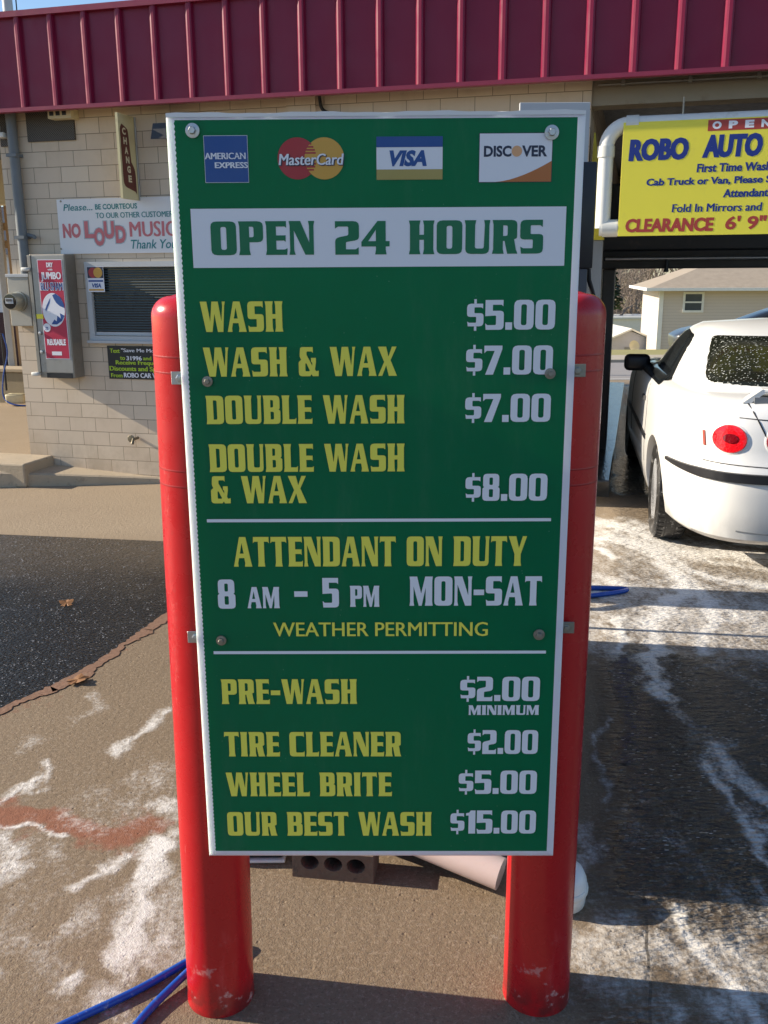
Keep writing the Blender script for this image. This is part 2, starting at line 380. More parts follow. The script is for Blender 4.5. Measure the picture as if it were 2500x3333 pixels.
# ------------------------------------------------------------------ lettering
def rounded(pts, n=3):
    out = []
    L = len(pts)
    for i, p in enumerate(pts):
        if len(p) < 3: out.append((p[0], p[1])); continue
        a = Vector(pts[i-1][:2]); b = Vector(p[:2]); c = Vector(pts[(i+1) % L][:2]); r = p[2]
        u = (a-b); v = (c-b); r = min(r, u.length*.49, v.length*.49); u.normalize(); v.normalize()
        for k in range(n+1):
            s = k/n
            q = (b+u*r)*(1-s)**2 + b*2*s*(1-s) + (b+v*r)*s*s
            out.append((q.x, q.y))
    return out
def rect(x0, y0, x1, y1, r=0): return [(x0, y0, r), (x1, y0, r), (x1, y1, r), (x0, y1, r)] if r else [(x0, y0), (x1, y0), (x1, y1), (x0, y1)]
_S = [(3,0),(56,0,14),(56,58,10),(25,58,3),(25,84,3),(48,84),(54,79),(54,100),(0,100,14),(0,42,10),(31,42,3),(31,16,3),(8,16),(1,21)]
GLY = {
'H': (62, [[(0,0),(2.5,14),(2.5,86),(0,100),(28,100),(25.5,86),(25.5,58),(36.5,58),(36.5,86),(34,100),(62,100),(59.5,86),(59.5,14),(62,0),(34,0),(36.5,14),(36.5,43),(25.5,43),(25.5,14),(28,0)]]),
'E': (52, [[(0,0),(2.5,14),(2.5,86),(0,100),(51,100),(51,80),(47,84),(26,84),(26,58),(49,58),(49,39),(45,42.5),(26,42.5),(26,16),(47,16),(53,20),(52,0)]]),
'L': (50, [[(0,0),(2.5,14),(2.5,86),(0,100),(28,100),(25.5,86),(25.5,16),(45,16),(51,21),(50,0)]]),
'T': (58, [[(16,0),(18,14),(18,84),(5,84),(0,79),(1,100),(57,100),(58,79),(53,84),(40,84),(40,14),(42,0)]]),
'I': (27, [[(0,0),(2,14),(2,86),(0,100),(27,100),(25,86),(25,14),(27,0)]]),
'O': (62, [rect(0,0,62,100,15), rect(24,16,38,84,6)]),
'D': (63, [[(0,0),(2.5,14),(2.5,86),(0,100),(63,100,16),(63,0,16)], [(26,16),(26,84),(39,84,6),(39,16,6)]]),
'B': (61, [[(0,0),(2.5,14),(2.5,86),(0,100),(59,100,14),(59,55,6),(55,51),(61,47,6),(61,0,14)], [(26,58),(26,84),(36,84,5),(36,58,5)], [(26,16),(26,43),(38,43,5),(38,16,5)]]),
'P': (60, [[(0,0),(2.5,14),(2.5,86),(0,100),(60,100,14),(60,38,14),(26,38),(26,14),(28.5,0)], [(26,53),(26,84),(37,84,5),(37,53,5)]]),
'R': (62, [[(0,0),(2.5,14),(2.5,86),(0,100),(60,100,14),(60,46,9),(53,43),(58,12),(62,0),(37,0),(30,38),(26,38),(26,14),(28.5,0)], [(26,53),(26,84),(37,84,5),(37,53,5)]]),
'S': (56, [_S]),
'C': (58, [[(0,0,14),(0,100,14),(57,100),(57,79),(51,84),(25,84,5),(25,16,5),(51,16),(58,21),(58,0)]]),
'U': (62, [[(0,100),(28,100),(25.5,86),(25.5,16,6),(47,16,5),(49,86),(47,100),(62,100),(60,86),(60,0,14),(2.5,0,14),(2.5,86)]]),
'N': (62, [[(0,0),(2,14),(2,86),(0,100),(28,100),(49,36),(49,86),(47,100),(62,100),(60,86),(60,0),(39,0),(12,72),(12,14),(15,0)]]),
'M': (80, [[(0,0),(2,14),(2,86),(0,100),(26,100),(40,42),(54,100),(80,100),(78,86),(78,14),(80,0),(53,0),(55.5,14),(55.5,62),(42,0),(32,0),(14,66),(14,14),(16,0)]]),
'W': (88, [[(0,100),(23,100),(33.5,34),(41,100),(63,100),(73,36),(78,86),(77,100),(88,100),(85,86),(78,0),(59,0),(49.5,60),(40,0),(18,0)]]),
'A': (67, [[(0,0),(3,12),(23,100),(46,100),(64,12),(67,0),(40,0),(42,12),(39,29),(20,29),(16,12),(17,0)], [(23.5,44),(31,80),(37.5,44)]]),
'X': (65, [[(0,100),(28,100),(36,66),(48,100),(64,100),(43,54),(65,0),(37,0),(28,36),(14,0),(0,0),(21,48)]]),
'Y': (66, [[(0,100),(27,100),(38,60),(51,100),(66,100),(45,40),(45,14),(47.5,0),(20,0),(22.5,14),(22.5,40)]]),
'&': (69, [[(6,100,8),(50,100),(50,80),(45,85),(28,85,4),(28,73),(47,36),(47,46),(43,50),(43,63),(60,63),(60,48),(56,24),(60,17),(69,19),(68,0),(48,0),(44,7),(39,0),(0,0,12),(0,50,10),(9,56),(4,68,4)], [(23,17,4),(23,44,4),(27,44),(38,20),(36,17)]]),
'0': (64, [rect(0,0,64,100,19), rect(23,15,41,85,7)]),
'1': (36, [[(0,78),(0,88),(12,91),(18,100),(36,100),(36,0),(10,0),(10,78)]]),
'2': (56, [[(0,78),(0,100),(56,100,14),(56,44,10),(25,38,4),(25,16),(48,16),(55,22),(55,0),(0,0),(0,50,10),(31,58,4),(31,84,3),(7,84)]]),
'4': (66, [[(32,0),(34,14),(34,24),(0,24),(0,38),(38,100),(57,100),(57,40),(66,40),(66,24),(57,24),(57,14),(59,0)], [(16,40),(34,40),(34,74)]]),
'5': (60, [[(0,46),(0,100),(58,100),(58,79),(52,84),(24,84),(24,64),(60,64,12),(60,0,14),(2,0),(0,22),(7,16),(35,16,4),(35,48,4)]]),
'7': (59, [[(0,74),(0,100),(59,100),(59,88),(30,0),(4,0),(34,82),(8,82)]]),
'8': (60, [[(2,100,14),(58,100,14),(58,55,6),(54,51),(60,47,6),(60,0,14),(0,0,14),(0,47,6),(6,51),(2,55,6)], rect(24,59,36,86,4), rect(23,14,37,43,4)]),
'$': (54, [[(p[0]*.96, 12+p[1]*.76)+tuple(p[2:]) for p in _S], rect(23,88.3,31,103), rect(23,-3,31,11.7)]),
'.': (22, [rect(0,0,22,25)]), '-': (36, [rect(0,36,36,55)]),
}
def serp_contours(s, gap=5.5):
    x = 0; out = []
    for ch in s:
        if ch == ' ': x += 34; continue
        wd, cs = GLY[ch]
        glyph = []
        for c in cs: glyph.append([(px+x, py) for px, py in rounded(c)])
        out.append(glyph); x += wd+gap
    return out, x-gap
_tc = {}
def font_mesh(s, bold=0, spacing=1.0):
    if 'M' in s: bold = min(bold, 0)          # thickened capital Ms fold over themselves
    k = (s, bold, spacing)
    if k not in _tc:
        cu = bpy.data.curves.new('letter_source', 'FONT'); cu.body = s; cu.size = 1; cu.offset = bold; cu.space_character = spacing
        cu.resolution_u = 3; cu.fill_mode = 'FRONT'
        o = bpy.data.objects.new('letter_source', cu); COL.objects.link(o)
        bpy.context.view_layer.update()
        me = bpy.data.meshes.new_from_object(o.evaluated_get(bpy.context.evaluated_depsgraph_get()))
        vs = [v.co.copy() for v in me.vertices]; fs = [tuple(p.vertices) for p in me.polygons]
        bpy.data.objects.remove(o); bpy.data.curves.remove(cu); bpy.data.meshes.remove(me)
        x0 = min(v.x for v in vs); x1 = max(v.x for v in vs); y0 = min(v.y for v in vs); y1 = max(v.y for v in vs)
        _tc[k] = ([((v.x-x0)/(x1-x0), (v.y-y0)/(y1-y0)) for v in vs], fs)
    return _tc[k]
def lettering(name, s, box, y, mat, parent, style='font', bold=.03, slope=0.0, shear=0.0, spacing=1.0, smear=0):
    """letters in the plane local y, filling box = x0, x1, z0, z1; slope lifts the right end, shear slants."""
    x0, x1, z0, z1 = box; mb = MB()
    if style == 'serp':
        gl, W = serp_contours(s)
        for g in gl:
            if s and len(g) > 1 and g[1][0][1] > 86 and g[1][2][1] > 101:      # dollar: separate bars
                for c in g: mb.poly([[(x0+p[0]/W*(x1-x0), z0+p[1]/100*(z1-z0)) for p in c]], y)
            else: mb.poly([[(x0+p[0]/W*(x1-x0), z0+p[1]/100*(z1-z0)) for p in c] for c in g], y)
    else:
        vs, fs = font_mesh(s, bold, spacing)
        if 'M' in s and bold > 0: smear = max(smear, bold*.9)
        for q in ((0,) if not smear else (0, -smear, smear)): mb.add([(x0+u*(x1-x0)+shear*v*(z1-z0)+q*(z1-z0), y-abs(q)*.004-(.0002 if q > 0 else 0), z0+v*(z1-z0)) for u, v in vs], fs)
    if slope: mb.v = [Vector((p.x, p.y, p.z+slope*(p.x-x0))) for p in mb.v]
    return mb.build(name, mat, parent)
def ring_pts(cx, cz, rx, rz, n=40, a0=0, a1=2*math.pi): 
    return [(cx+rx*math.cos(a0+(a1-a0)*k/n), cz+rz*math.sin(a0+(a1-a0)*k/n)) for k in range(n + (0 if a1-a0 > 6.28 else 1))]
def flat(name, pts, y, mat, parent, thick=0): return MB().poly([pts], y, thick=thick).build(name, mat, parent)

# ------------------------------------------------------------------ the ground
def terrain_z(y): return 0 if y < 14 else (-.0604*(y-14) if y < 38 else max(-4.6, -1.45-.115*(y-38)))
M['concrete'] = concrete_ground(); M['wet_shaded_asphalt'] = wet_shaded_asphalt()
def strip_sheet(name, ys, mat, lift=0.0, half=140):
    mb = MB(); v = []
    for y in ys: v += [(-half, y, terrain_z(y)+lift), (half, y, terrain_z(y)+lift)]
    mb.add(v, [(2*i, 2*i+1, 2*i+3, 2*i+2) for i in range(len(ys)-1)])
    o = mb.build(name, mat); tag(o, kind='structure'); return o
import numpy as np
def px_path(pts): return np.array([G(*p).xy for p in pts])
def stroke(X, Y, pts, wid, val):
    P = px_path(pts); d = np.full(X.shape, 9.0)
    if len(P) == 1: d = np.hypot(X-P[0, 0], Y-P[0, 1])
    for a, b in zip(P, P[1:]):
        ab = b-a; L = max(1e-9, ab @ ab); k = np.clip(((X-a[0])*ab[0]+(Y-a[1])*ab[1])/L, 0, 1)
        d = np.minimum(d, np.hypot(X-a[0]-k*ab[0], Y-a[1]-k*ab[1]))
    wv = 1+.35*np.sin(X*31+Y*17+len(pts))+.25*np.sin(Y*43-X*23+wid*90)
    return min(val, .95)*.92*np.exp(-(d/(wid*1.15*wv))**2)**.8
FOAM = [  # soap lying on the concrete: where it runs, half width in metres, thickness
 ([(1930,1700),(2020,1712),(2110,1740),(2160,1775)],.12,.85), ([(1930,1750),(2030,1758),(2130,1788),(2250,1797),(2380,1806),(2500,1815)],.085,.95),
 ([(2130,1785),(2150,1830),(2180,1852),(2212,1876),(2226,1900),(2205,1940),(2170,1975),(2140,2010),(2122,2030),(2130,2080),(2122,2140),(2130,2200),(2140,2260)],.05,1.1),
 ([(2225,1895),(2265,1910),(2290,1950),(2310,1975),(2330,2005),(2300,2060),(2280,2130)],.045,.8), ([(2160,1790),(2230,1850),(2330,1880),(2500,1912)],.035,.8), ([(2230,1810),(2330,1830),(2500,1850)],.035,.6),
 ([(2200,2050),(2280,2080),(2400,2110),(2520,2130)],.3,.5), ([(1930,2040),(1980,2070),(1940,2110)],.15,.5), ([(2010,2010),(2022,2060),(2018,2125)],.03,.9), ([(2400,2000),(2520,2060)],.12,.55), ([(1940,1900),(1970,1930),(2020,1905)],.12,.48), ([(1960,1790),(1985,1815)],.03,.9), ([(2350,1750),(2370,1752)],.035,1.0), ([(2400,1740),(2440,1742)],.02,.9), ([(2390,1768),(2500,1778)],.02,.9),
 ([(2316,2430),(2420,2540),(2510,2625)],.05,.75), ([(2301,2476),(2352,2558),(2403,2650),(2454,2722),(2510,2815)],.02,.85), ([(2420,2650),(2510,2740)],.08,.45), ([(2470,2690),(2530,2710)],.05,.7), ([(2198,2942),(2239,3014),(2290,3101),(2352,3172),(2403,3255),(2454,3340)],.02,1.0), ([(2330,3060),(2430,3120),(2520,3200)],.16,.5), ([(1900,3080),(2060,3090)],.14,.5), ([(2140,3060),(2200,3120)],.06,.52), ([(2165,3240),(2200,3300)],.03,.6), ([(2345,3290),(2365,3340)],.035,.7), ([(1895,2690),(1885,2830)],.05,.55), ([(2145,2250),(2230,2330),(2300,2420)],.05,.42), ([(1975,2330),(1940,2420),(1955,2520),(1985,2620)],.015,.55), ([(2450,2860),(2500,2960)],.02,.6), ([(2060,2600),(2070,2760)],.05,.36), ([(2200,2700),(2260,2860)],.08,.34),
 ([(524,2754),(484,2823),(474,2882),(445,2971),(420,3050),(395,3130)],.05,1.05), ([(484,3120),(500,3080)],.05,.85), ([(560,2900),(534,2981),(560,3080)],.10,.55), ([(514,2625),(530,2640)],.06,.75), ([(563,2714)],.05,.8), ([(376,2457),(435,2403),(494,2344),(560,2312)],.032,.8), ([(232,2887),(306,2843),(385,2803),(445,2779)],.024,.8),
 ([(5,2616),(74,2566),(148,2522)],.025,.75), ([(148,2522),(158,2467)],.02,.7), ([(40,2600),(140,2575)],.02,.6), ([(257,2339),(310,2310),(296,2270)],.035,.55), ([(0,2724),(50,2784),(20,2830)],.07,.8), ([(140,2760),(175,2790)],.04,.6), ([(217,3050),(267,2981)],.06,.6), ([(252,3194)],.035,1.1), ([(346,3253),(360,3295)],.06,.7), ([(188,3130)],.07,.5), ([(0,3056)],.05,.7), ([(0,3160)],.04,.6), ([(494,2586),(420,2640),(540,2700)],.16,.36), ([(150,2850),(60,2950)],.1,.34), ([(0,2688),(123,2697),(212,2722)],.012,.9), ([(240,2655),(300,2690)],.05,.55), ([(120,2400),(60,2450)],.05,.42), ([(560,2480),(540,2560)],.07,.45), ([(700,3000),(900,2900)],.02,.0)]
RUST = [([(-60,2650),(99,2662),(198,2678),(296,2700),(420,2708),(480,2690)],.055,1.0), ([(380,2720),(430,2720)],.06,.8), ([(520,2030),(300,2170),(120,2280),(-40,2360)],.07,.35)]
def ground_mesh(mat):
    xs = np.arange(-2.1, 2.45, .012); ys = np.arange(1.32, 6.72, .012); nx, ny = len(xs), len(ys)
    X, Y = np.meshgrid(xs, ys); X0, Y0 = X, Y
    X = X0+.012*np.sin(Y0*13+X0*7)+.005*np.sin(Y0*47-X0*29+1)+.004*np.sin(X0*83+Y0*61); Y = Y0+.016*np.sin(X0*17+Y0*9)+.008*np.sin(X0*53+Y0*31+2)
    foam = np.zeros(X.shape); rust = np.zeros(X.shape)
    for p, wd, v in FOAM: foam = np.maximum(foam, stroke(X, Y, p, wd, v*(.9 if p[0][0] < 900 else 1)))
    for p, wd, v in RUST: rust = np.maximum(rust, stroke(X, Y, p, wd, v))
    v = np.stack([X0.ravel(), Y0.ravel(), np.zeros(X.size)], 1).tolist(); i = np.arange(ny-1)[:, None]*nx+np.arange(nx-1)[None]
    f = np.stack([i, i+1, i+nx+1, i+nx], -1).reshape(-1, 4).tolist()
    x0, x1, y0, y1 = xs[0], xs[-1], ys[0], ys[-1]; Hf = 140; n0 = len(v)
    def quad(a, b, c, d): k = len(v); v.extend([a, b, c, d]); f.append([k, k+1, k+2, k+3])
    quad((-Hf, y0, 0), (x0, y0, 0), (x0, y1, 0), (-Hf, y1, 0)); quad((x1, y0, 0), (Hf, y0, 0), (Hf, y1, 0), (x1, y1, 0))
    yl = [-60, y0]; quad((-Hf, -60, 0), (Hf, -60, 0), (Hf, y0, 0), (-Hf, y0, 0))
    st = [y1, 10, 14, 38, 66, 400]
    for a, b in zip(st, st[1:]): quad((-Hf, a, terrain_z(a)), (Hf, a, terrain_z(a)), (Hf, b, terrain_z(b)), (-Hf, b, terrain_z(b)))
    me = bpy.data.meshes.new('ground'); me.from_pydata(v, [], f); me.update(); me.materials.append(mat)
    for nm, arr in (('foam', foam), ('rust', rust)):
        at = me.attributes.new(nm, 'FLOAT', 'POINT'); full = np.zeros(len(v), np.float32); full[:n0] = arr.ravel(); at.data.foreach_set('value', full)
    o = bpy.data.objects.new('ground', me); COL.objects.link(o); tag(o, kind='structure')
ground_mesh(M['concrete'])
strip_sheet('road', [16.4, 20, 25.7], M['asphalt_road'], .004)
strip_sheet('road_line', [16.55, 16.68], M['white_paint'], .008)
strip_sheet('grass', [27.2, 32, 38, 65.5, 380], M['grass_ground'], .12)
kb = MB(); kb.box((-140, 25.7, terrain_z(25.7)-.3), (140, 27.2, terrain_z(26)+.1)); tag(kb.build('pavement', simple('pavement_concrete', (.42, .37, .29), .85)), kind='structure')
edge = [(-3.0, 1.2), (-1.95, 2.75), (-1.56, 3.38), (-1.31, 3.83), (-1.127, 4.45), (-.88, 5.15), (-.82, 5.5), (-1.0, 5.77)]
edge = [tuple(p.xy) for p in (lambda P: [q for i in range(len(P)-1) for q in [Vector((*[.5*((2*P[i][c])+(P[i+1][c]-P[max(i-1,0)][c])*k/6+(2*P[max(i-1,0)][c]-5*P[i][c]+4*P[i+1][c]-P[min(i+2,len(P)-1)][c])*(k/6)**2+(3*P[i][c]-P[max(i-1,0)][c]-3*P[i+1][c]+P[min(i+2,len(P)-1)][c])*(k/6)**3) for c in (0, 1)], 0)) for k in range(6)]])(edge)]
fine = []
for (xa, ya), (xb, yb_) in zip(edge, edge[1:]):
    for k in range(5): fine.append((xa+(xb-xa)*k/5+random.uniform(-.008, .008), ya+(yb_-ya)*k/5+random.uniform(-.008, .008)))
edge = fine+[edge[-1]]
ap = edge + [(-1.44, 5.85), (-2.58, 6.04), (-7, 6.75), (-7, 1.2)]  # wet ground; the straight far edge draws in a cast shadow
o = MB().poly([ap], .002, axes='XY').build('asphalt', M['wet_shaded_asphalt']); o.data.flip_normals() if o.data.polygons[0].normal.z < 0 else None; tag(o, kind='structure')
rim = [Vector((a[0], a[1], 0)) for a in edge]; mb = MB(); v = []
for i, p in enumerate(rim):
    d = (rim[min(i+1, len(rim)-1)]-rim[max(i-1, 0)]).normalized(); nrm = Vector((d.y, -d.x, 0)); wd = .045+.018*math.sin(i*.17)+.01*math.sin(i*.53)+random.uniform(-.007, .007)
    v += [(*(p-nrm*.012).xy, .0035), (*(p+nrm*wd).xy, .0035)]
mb.add(v, [(2*i, 2*i+1, 2*i+3, 2*i+2) for i in range(len(rim)-1)])
tag(mb.build('asphalt_edge', simple('rust_edge', (.2, .11, .07), .8, var=.4, scale=40, bump=.7, dirt=((.27, .21, .15), 22))), kind='structure')
# raised walk in front of the wall; it ramps down to the right
p_ = [MBi @ Vector(q) for q in ((-7.0, 7.2, 0), (-3.146, 7.477, 0), (-1.874, 7.58, 0), (.9, 6.88, 0))]
front = [(p.x, p.y) for p in p_]
zt = [.15, .124, .05, .03]; mb = MB(); v = []
for (sx, sy), z in zip(front, zt):
    v += [(sx, sy, -.05), (sx, sy+.012, z-.01), (sx, sy+.03, z), (sx, .19, z)]
mb.add(v, [(4*i+k, 4*i+4+k, 4*i+5+k, 4*i+1+k) for i in range(3) for k in range(3)])
walk_mat = simple('worn_concrete_walk', (.42, .345, .25), .85, var=.18, scale=5, bump=.7, bscale=70, dirt=((.17, .145, .115), 16))
o = mb.build('walkway', walk_mat, M=MB_); tag(o, kind='structure')

# ------------------------------------------------------------------ price sign on two red bollards
PZ0, PZ1, PX0, PX1 = .4435, 1.9605, -.388, .3655
M['panel'] = panel_mat()
sign = thing('price_sign', 'tall green price board with white and yellow lettering bolted to two red bollards', 'price sign', M=BM)
mb = MB().box((PX0, 0, PZ0), (PX1, .011, PZ1)); mb.build('sign_panel', M['panel'], sign)
mb = MB(); n = 40                                                  # buckled strip of film along the top edge
v = []
for i in range(n+1):
    x = PX0+(PX1-PX0)*i/n; h = .0011*math.sin(i*.55)+.0007*math.sin(i*1.7)+.001
    v += [(x, -.0012, PZ1-.006), (x, .0135, PZ1-.006), (x, -.0012, PZ1+h), (x, .0135, PZ1+h)]
f = []
for i in range(n):
    a, b = 4*i, 4*i+4; f += [(a, b, b+2, a+2), (a+2, b+2, b+3, a+3), (a+1, a+3, b+3, b+1)]
f += [(0, 2, 3, 1), (4*n, 4*n+1, 4*n+3, 4*n+2)]
mb.add(v, f); mb.build('top_edge', simple('white_edge_film', (.78, .77, .78), .4, var=.02), sign)
YT = -.0012
def sline(txt, x0, y0t, y0b, x1, y1t, y1b, mat, style='serp', name='lettering', parent=None, bold=.03, shear=0):
    a = bl(x0, y0t); b = bl(x0, y0b); c = bl(x1, y1t); d = bl(x1, y1b)
    X0, X1 = (a[0]+b[0])/2, (c[0]+d[0])/2; Z0 = (b[1]+d[1])/2; Z1 = (a[1]+c[1])/2
    return lettering(name, txt, (X0, X1, Z0, Z1), YT, mat, parent or sign, style, bold, 0, shear)
def pxrect(name, x0, y0, x1, y1, y, mat, parent, r=0):
    a = bl(x0, y0); b = bl(x1, y1); return flat(name, rounded(rect(a[0], b[1], b[0], a[1], r)), y, mat, parent)
pxrect('hours_box', 620, 680, 1836, 865, -.0006, M['ink_white'], sign)
YE, WH, GR = M['ink_yellow'], M['ink_white'], M['ink_green']
sline('OPEN', 687, 721, 830, 1024, 719, 830, GR); sline('24', 1091, 720, 829, 1268, 719, 828, GR); sline('HOURS', 1331, 717, 827, 1768, 716, 826, GR)
for txt, x0, a, b, x1, c, d in (('WASH', 653, 981, 1080, 921, 981, 1080), ('WASH & WAX', 663, 1130, 1225, 1292, 1129, 1224), ('DOUBLE WASH', 671, 1287, 1380, 1317, 1286, 1378),
    ('DOUBLE WASH', 681, 1445, 1537, 1317, 1444, 1533), ('& WAX', 687, 1549, 1638, 998, 1549, 1637), ('ATTENDANT ON DUTY', 760, 1750, 1847, 1714, 1742, 1838),
    ('PRE-WASH', 721, 2213, 2294, 1162, 2207, 2287), ('TIRE CLEANER', 731, 2385, 2465, 1306, 2378, 2457), ('WHEEL BRITE', 737, 2516, 2594, 1275, 2511, 2587), ('OUR BEST WASH', 741, 2646, 2723, 1405, 2638, 2715)):
    sline(txt, x0, a, b, x1, c, d, YE)
for txt, x0, a, b, x1, c, d in (('$5.00', 1520, 977, 1074, 1807, 975, 1072), ('$7.00', 1517, 1125, 1220, 1799, 1124, 1218), ('$7.00', 1514, 1282, 1374, 1792, 1281, 1372), ('$8.00', 1515, 1542, 1630, 1781, 1541, 1629),
    ('8', 709, 1886, 1981, 766, 1885, 1980), ('AM', 805, 1911, 1980, 910, 1909, 1978), ('-', 958, 1882, 1976, 1001, 1881, 1975), ('5', 1050, 1881, 1977, 1103, 1880, 1976), ('PM', 1139, 1907, 1975, 1235, 1905, 1974),
    ('MON-SAT', 1333, 1877, 1972, 1763, 1874, 1969), ('$2.00', 1498, 2203, 2282, 1757, 2201, 2280), ('MINIMUM', 1525, 2295, 2327, 1754, 2294, 2325), ('$2.00', 1522, 2376, 2454, 1751, 2375, 2452), ('$5.00', 1493, 2508, 2584, 1747, 2506, 2582), ('$15.00', 1466, 2638, 2713, 1744, 2636, 2711)):
    sline(txt, x0, a, b, x1, c, d, WH)
sline('WEATHER PERMITTING', 891, 2028, 2073, 1587, 2021, 2067, YE, 'font', bold=.022)
for x0, y0, x1, y1 in ((674, 1698.5, 1793.5, 1687.5), (696, 2130, 1777, 2116)):
    a = bl(x0, y0); b = bl(x1, y1); z = (a[1]+b[1])/2
    flat('rule', rect(a[0], z-.0032, b[0], z+.0032), -.0006, WH, sign)
# card marks
a = bl(661, 441.5); b = bl(811, 594.5); ax0, az1, ax1, az0 = (a[0]+bl(670, 595)[0])/2, a[1], (b[0]+bl(805, 441)[0])/2, b[1]
mk = flat('card_mark', rect(ax0, az0, ax1, az1), -.0006, M['ink_white'], sign); W_, H_ = ax1-ax0, az1-az0
flat('blue_square', rect(ax0+.0008, az0+.0008, ax1-.0008, az1-.0008), -.001, M['ink_blue'], mk)
for txt, u0, u1, v0, v1 in (('AMERICAN', .02, .94, .50, .635), ('EXPRESS', .24, .985, .31, .435)):
    bx = (ax0+u0*W_, ax0+u1*W_, az0+v0*H_, az0+v1*H_)
    lettering('letter_outline', txt, bx, -.0014, M['ink_white'], mk, 'font', .012, smear=.06)
    g = .0016; lettering('lettering', txt, (bx[0]+g, bx[1]-g, bx[2]+g, bx[3]-g), -.0018, M['ink_blue'], mk, 'font', -.012)
c1 = bl(968, 516); c2 = bl(1056, 516); rr = bl(1056, 447)[1]-c2[1]
mk = flat('card_mark', ring_pts(c1[0], c1[1], rr, rr), -.0006, M['ink_red'], sign)
flat('gold_disc', ring_pts(c2[0], c2[1], rr, rr), -.001, M['ink_gold'], mk)
mb = MB(); mid = (c1[0]+c2[0])/2; hw = rr-(c2[0]-c1[0])/2
for k, dz in enumerate((.86, .68, .50, .32, -.32, -.5, -.68)):      # interlocking red bars in the lens
    z = c1[1]+dz*rr*.8; lim = max(0, math.sqrt(max(0, rr*rr-(z-c1[1])**2))-(c2[0]-c1[0])/2)
    if lim > .001: mb.poly([rect(mid-lim, z-.0014, mid+lim*.9, z+.0014)], -.0014)
mb.build('red_bar', M['ink_red'], mk)
tx = (c1[0]-rr*.93, c2[0]+rr*.9, c1[1]-rr*.32, c1[1]+rr*.22)
lettering('letter_shadow', 'MasterCard', (tx[0]+.0015, tx[1]+.0015, tx[2]-.0015, tx[3]-.0015), -.0018, M['ink_navy'], mk, 'font', .055, shear=.12)
lettering('lettering', 'MasterCard', tx, -.0022, M['ink_white'], mk, 'font', .035, shear=.12)
a = bl(1225, 445); b = bl(1440, 584); vx0, vz1, vx1, vz0 = a[0], a[1], b[0], b[1]; H_ = vz1-vz0; W_ = vx1-vx0
mk = flat('card_mark', rect(vx0, vz0, vx1, vz1), -.0006, WH, sign)
flat('blue_band', rect(vx0, vz1-.245*H_, vx1, vz1), -.001, M['ink_blue'], mk); flat('gold_band', rect(vx0, vz0, vx1, vz0+.24*H_), -.001, M['ink_khaki'], mk)
lettering('lettering', 'VISA', (vx0+.14*W_, vx1-.24*W_, vz0+.31*H_, vz0+.685*H_), -.001, M['ink_blue'], mk, 'font', .05, shear=.25)
a = bl(1562, 435); b = bl(1793, 591); dx0, dz1, dx1, dz0 = a[0], a[1], b[0], b[1]; H_ = dz1-dz0; W_ = dx1-dx0
mk = flat('card_mark', rect(dx0-.001, dz0-.001, dx1+.001, dz1+.001), -.0004, M['ink_navy'], sign)
flat('white_field', rect(dx0, dz0, dx1, dz1), -.0008, WH, mk)
flat('orange_sweep', [(dx0+.23*W_, dz0)]+[(dx1, dz0)]+[(dx1-(1-k/8)**1*0-(k/8)*.77*W_, dz0+.43*H_*(1-k/8)**1.6) for k in range(0, 8)], -.0012, M['ink_orange'], mk)
lettering('lettering', 'DISC', (dx0+.06*W_, dx0+.44*W_, dz0+.52*H_, dz0+.75*H_), -.0012, M['ink_navy'], mk, 'font', .035)
lettering('lettering', 'VER', (dx0+.585*W_, dx0+.935*W_, dz0+.52*H_, dz0+.75*H_), -.0012, M['ink_navy'], mk, 'font', .035)
flat('orange_dot', ring_pts(dx0+.515*W_, dz0+.635*H_, .072*W_, .072*W_, 24), -.0012, M['ink_peach'], mk)
# bolts with washers and straps
def bolt(px, py, r, mat, parent):
    x, z = bl(px, py); h = MB().lathe([(r*.2, .004), (r, .003), (r, 0)][::-1], 24, (x, -.001, z), 'Y'); o = h.build('bolt', mat, parent, 40)
    hx = MB().lathe([(r*.55, .003), (r*.55, .009), (r*.46, .0105), (.0005, .0105)], 6, (x, -.001, z), 'Y'); hx.build('bolt_head', mat, o); return o
for px, py, r in ((627.6, 425.7, .0128), (1795.5, 431.6, .0128)): bolt(px, py, r, M['steel'], sign)
for px, py, r in ((676, 1241, .0102), (1790, 1215.6, .0102), (721, 2083, .0105), (1754, 2064, .0115)): bolt(px, py, r, M['rusty_steel'], sign)
for side, py, pxe, mt in ((-1, 1233, 553, 'steel'), (-1, 2081, 607, 'steel'), (1, 1208, 1911, 'rusty_steel'), (1, 2050, 1873, 'rusty_steel')):
    x, z = bl(pxe, py); xi = PX0+.12 if side < 0 else PX1-.12
    b_ = MB().bbox((min(x, xi), .0112, z-.0125), (max(x, xi), .0142, z+.0125), .0008, seg=1).build('strap', M[mt], sign)
    xb = x-side*.017; MB().lathe([(.0085, 0), (.0085, .002), (.006, .003), (.006, .007), (.0005, .0075)], 6, (xb, .0112, z), 'Y').build('bolt', M[mt], b_)

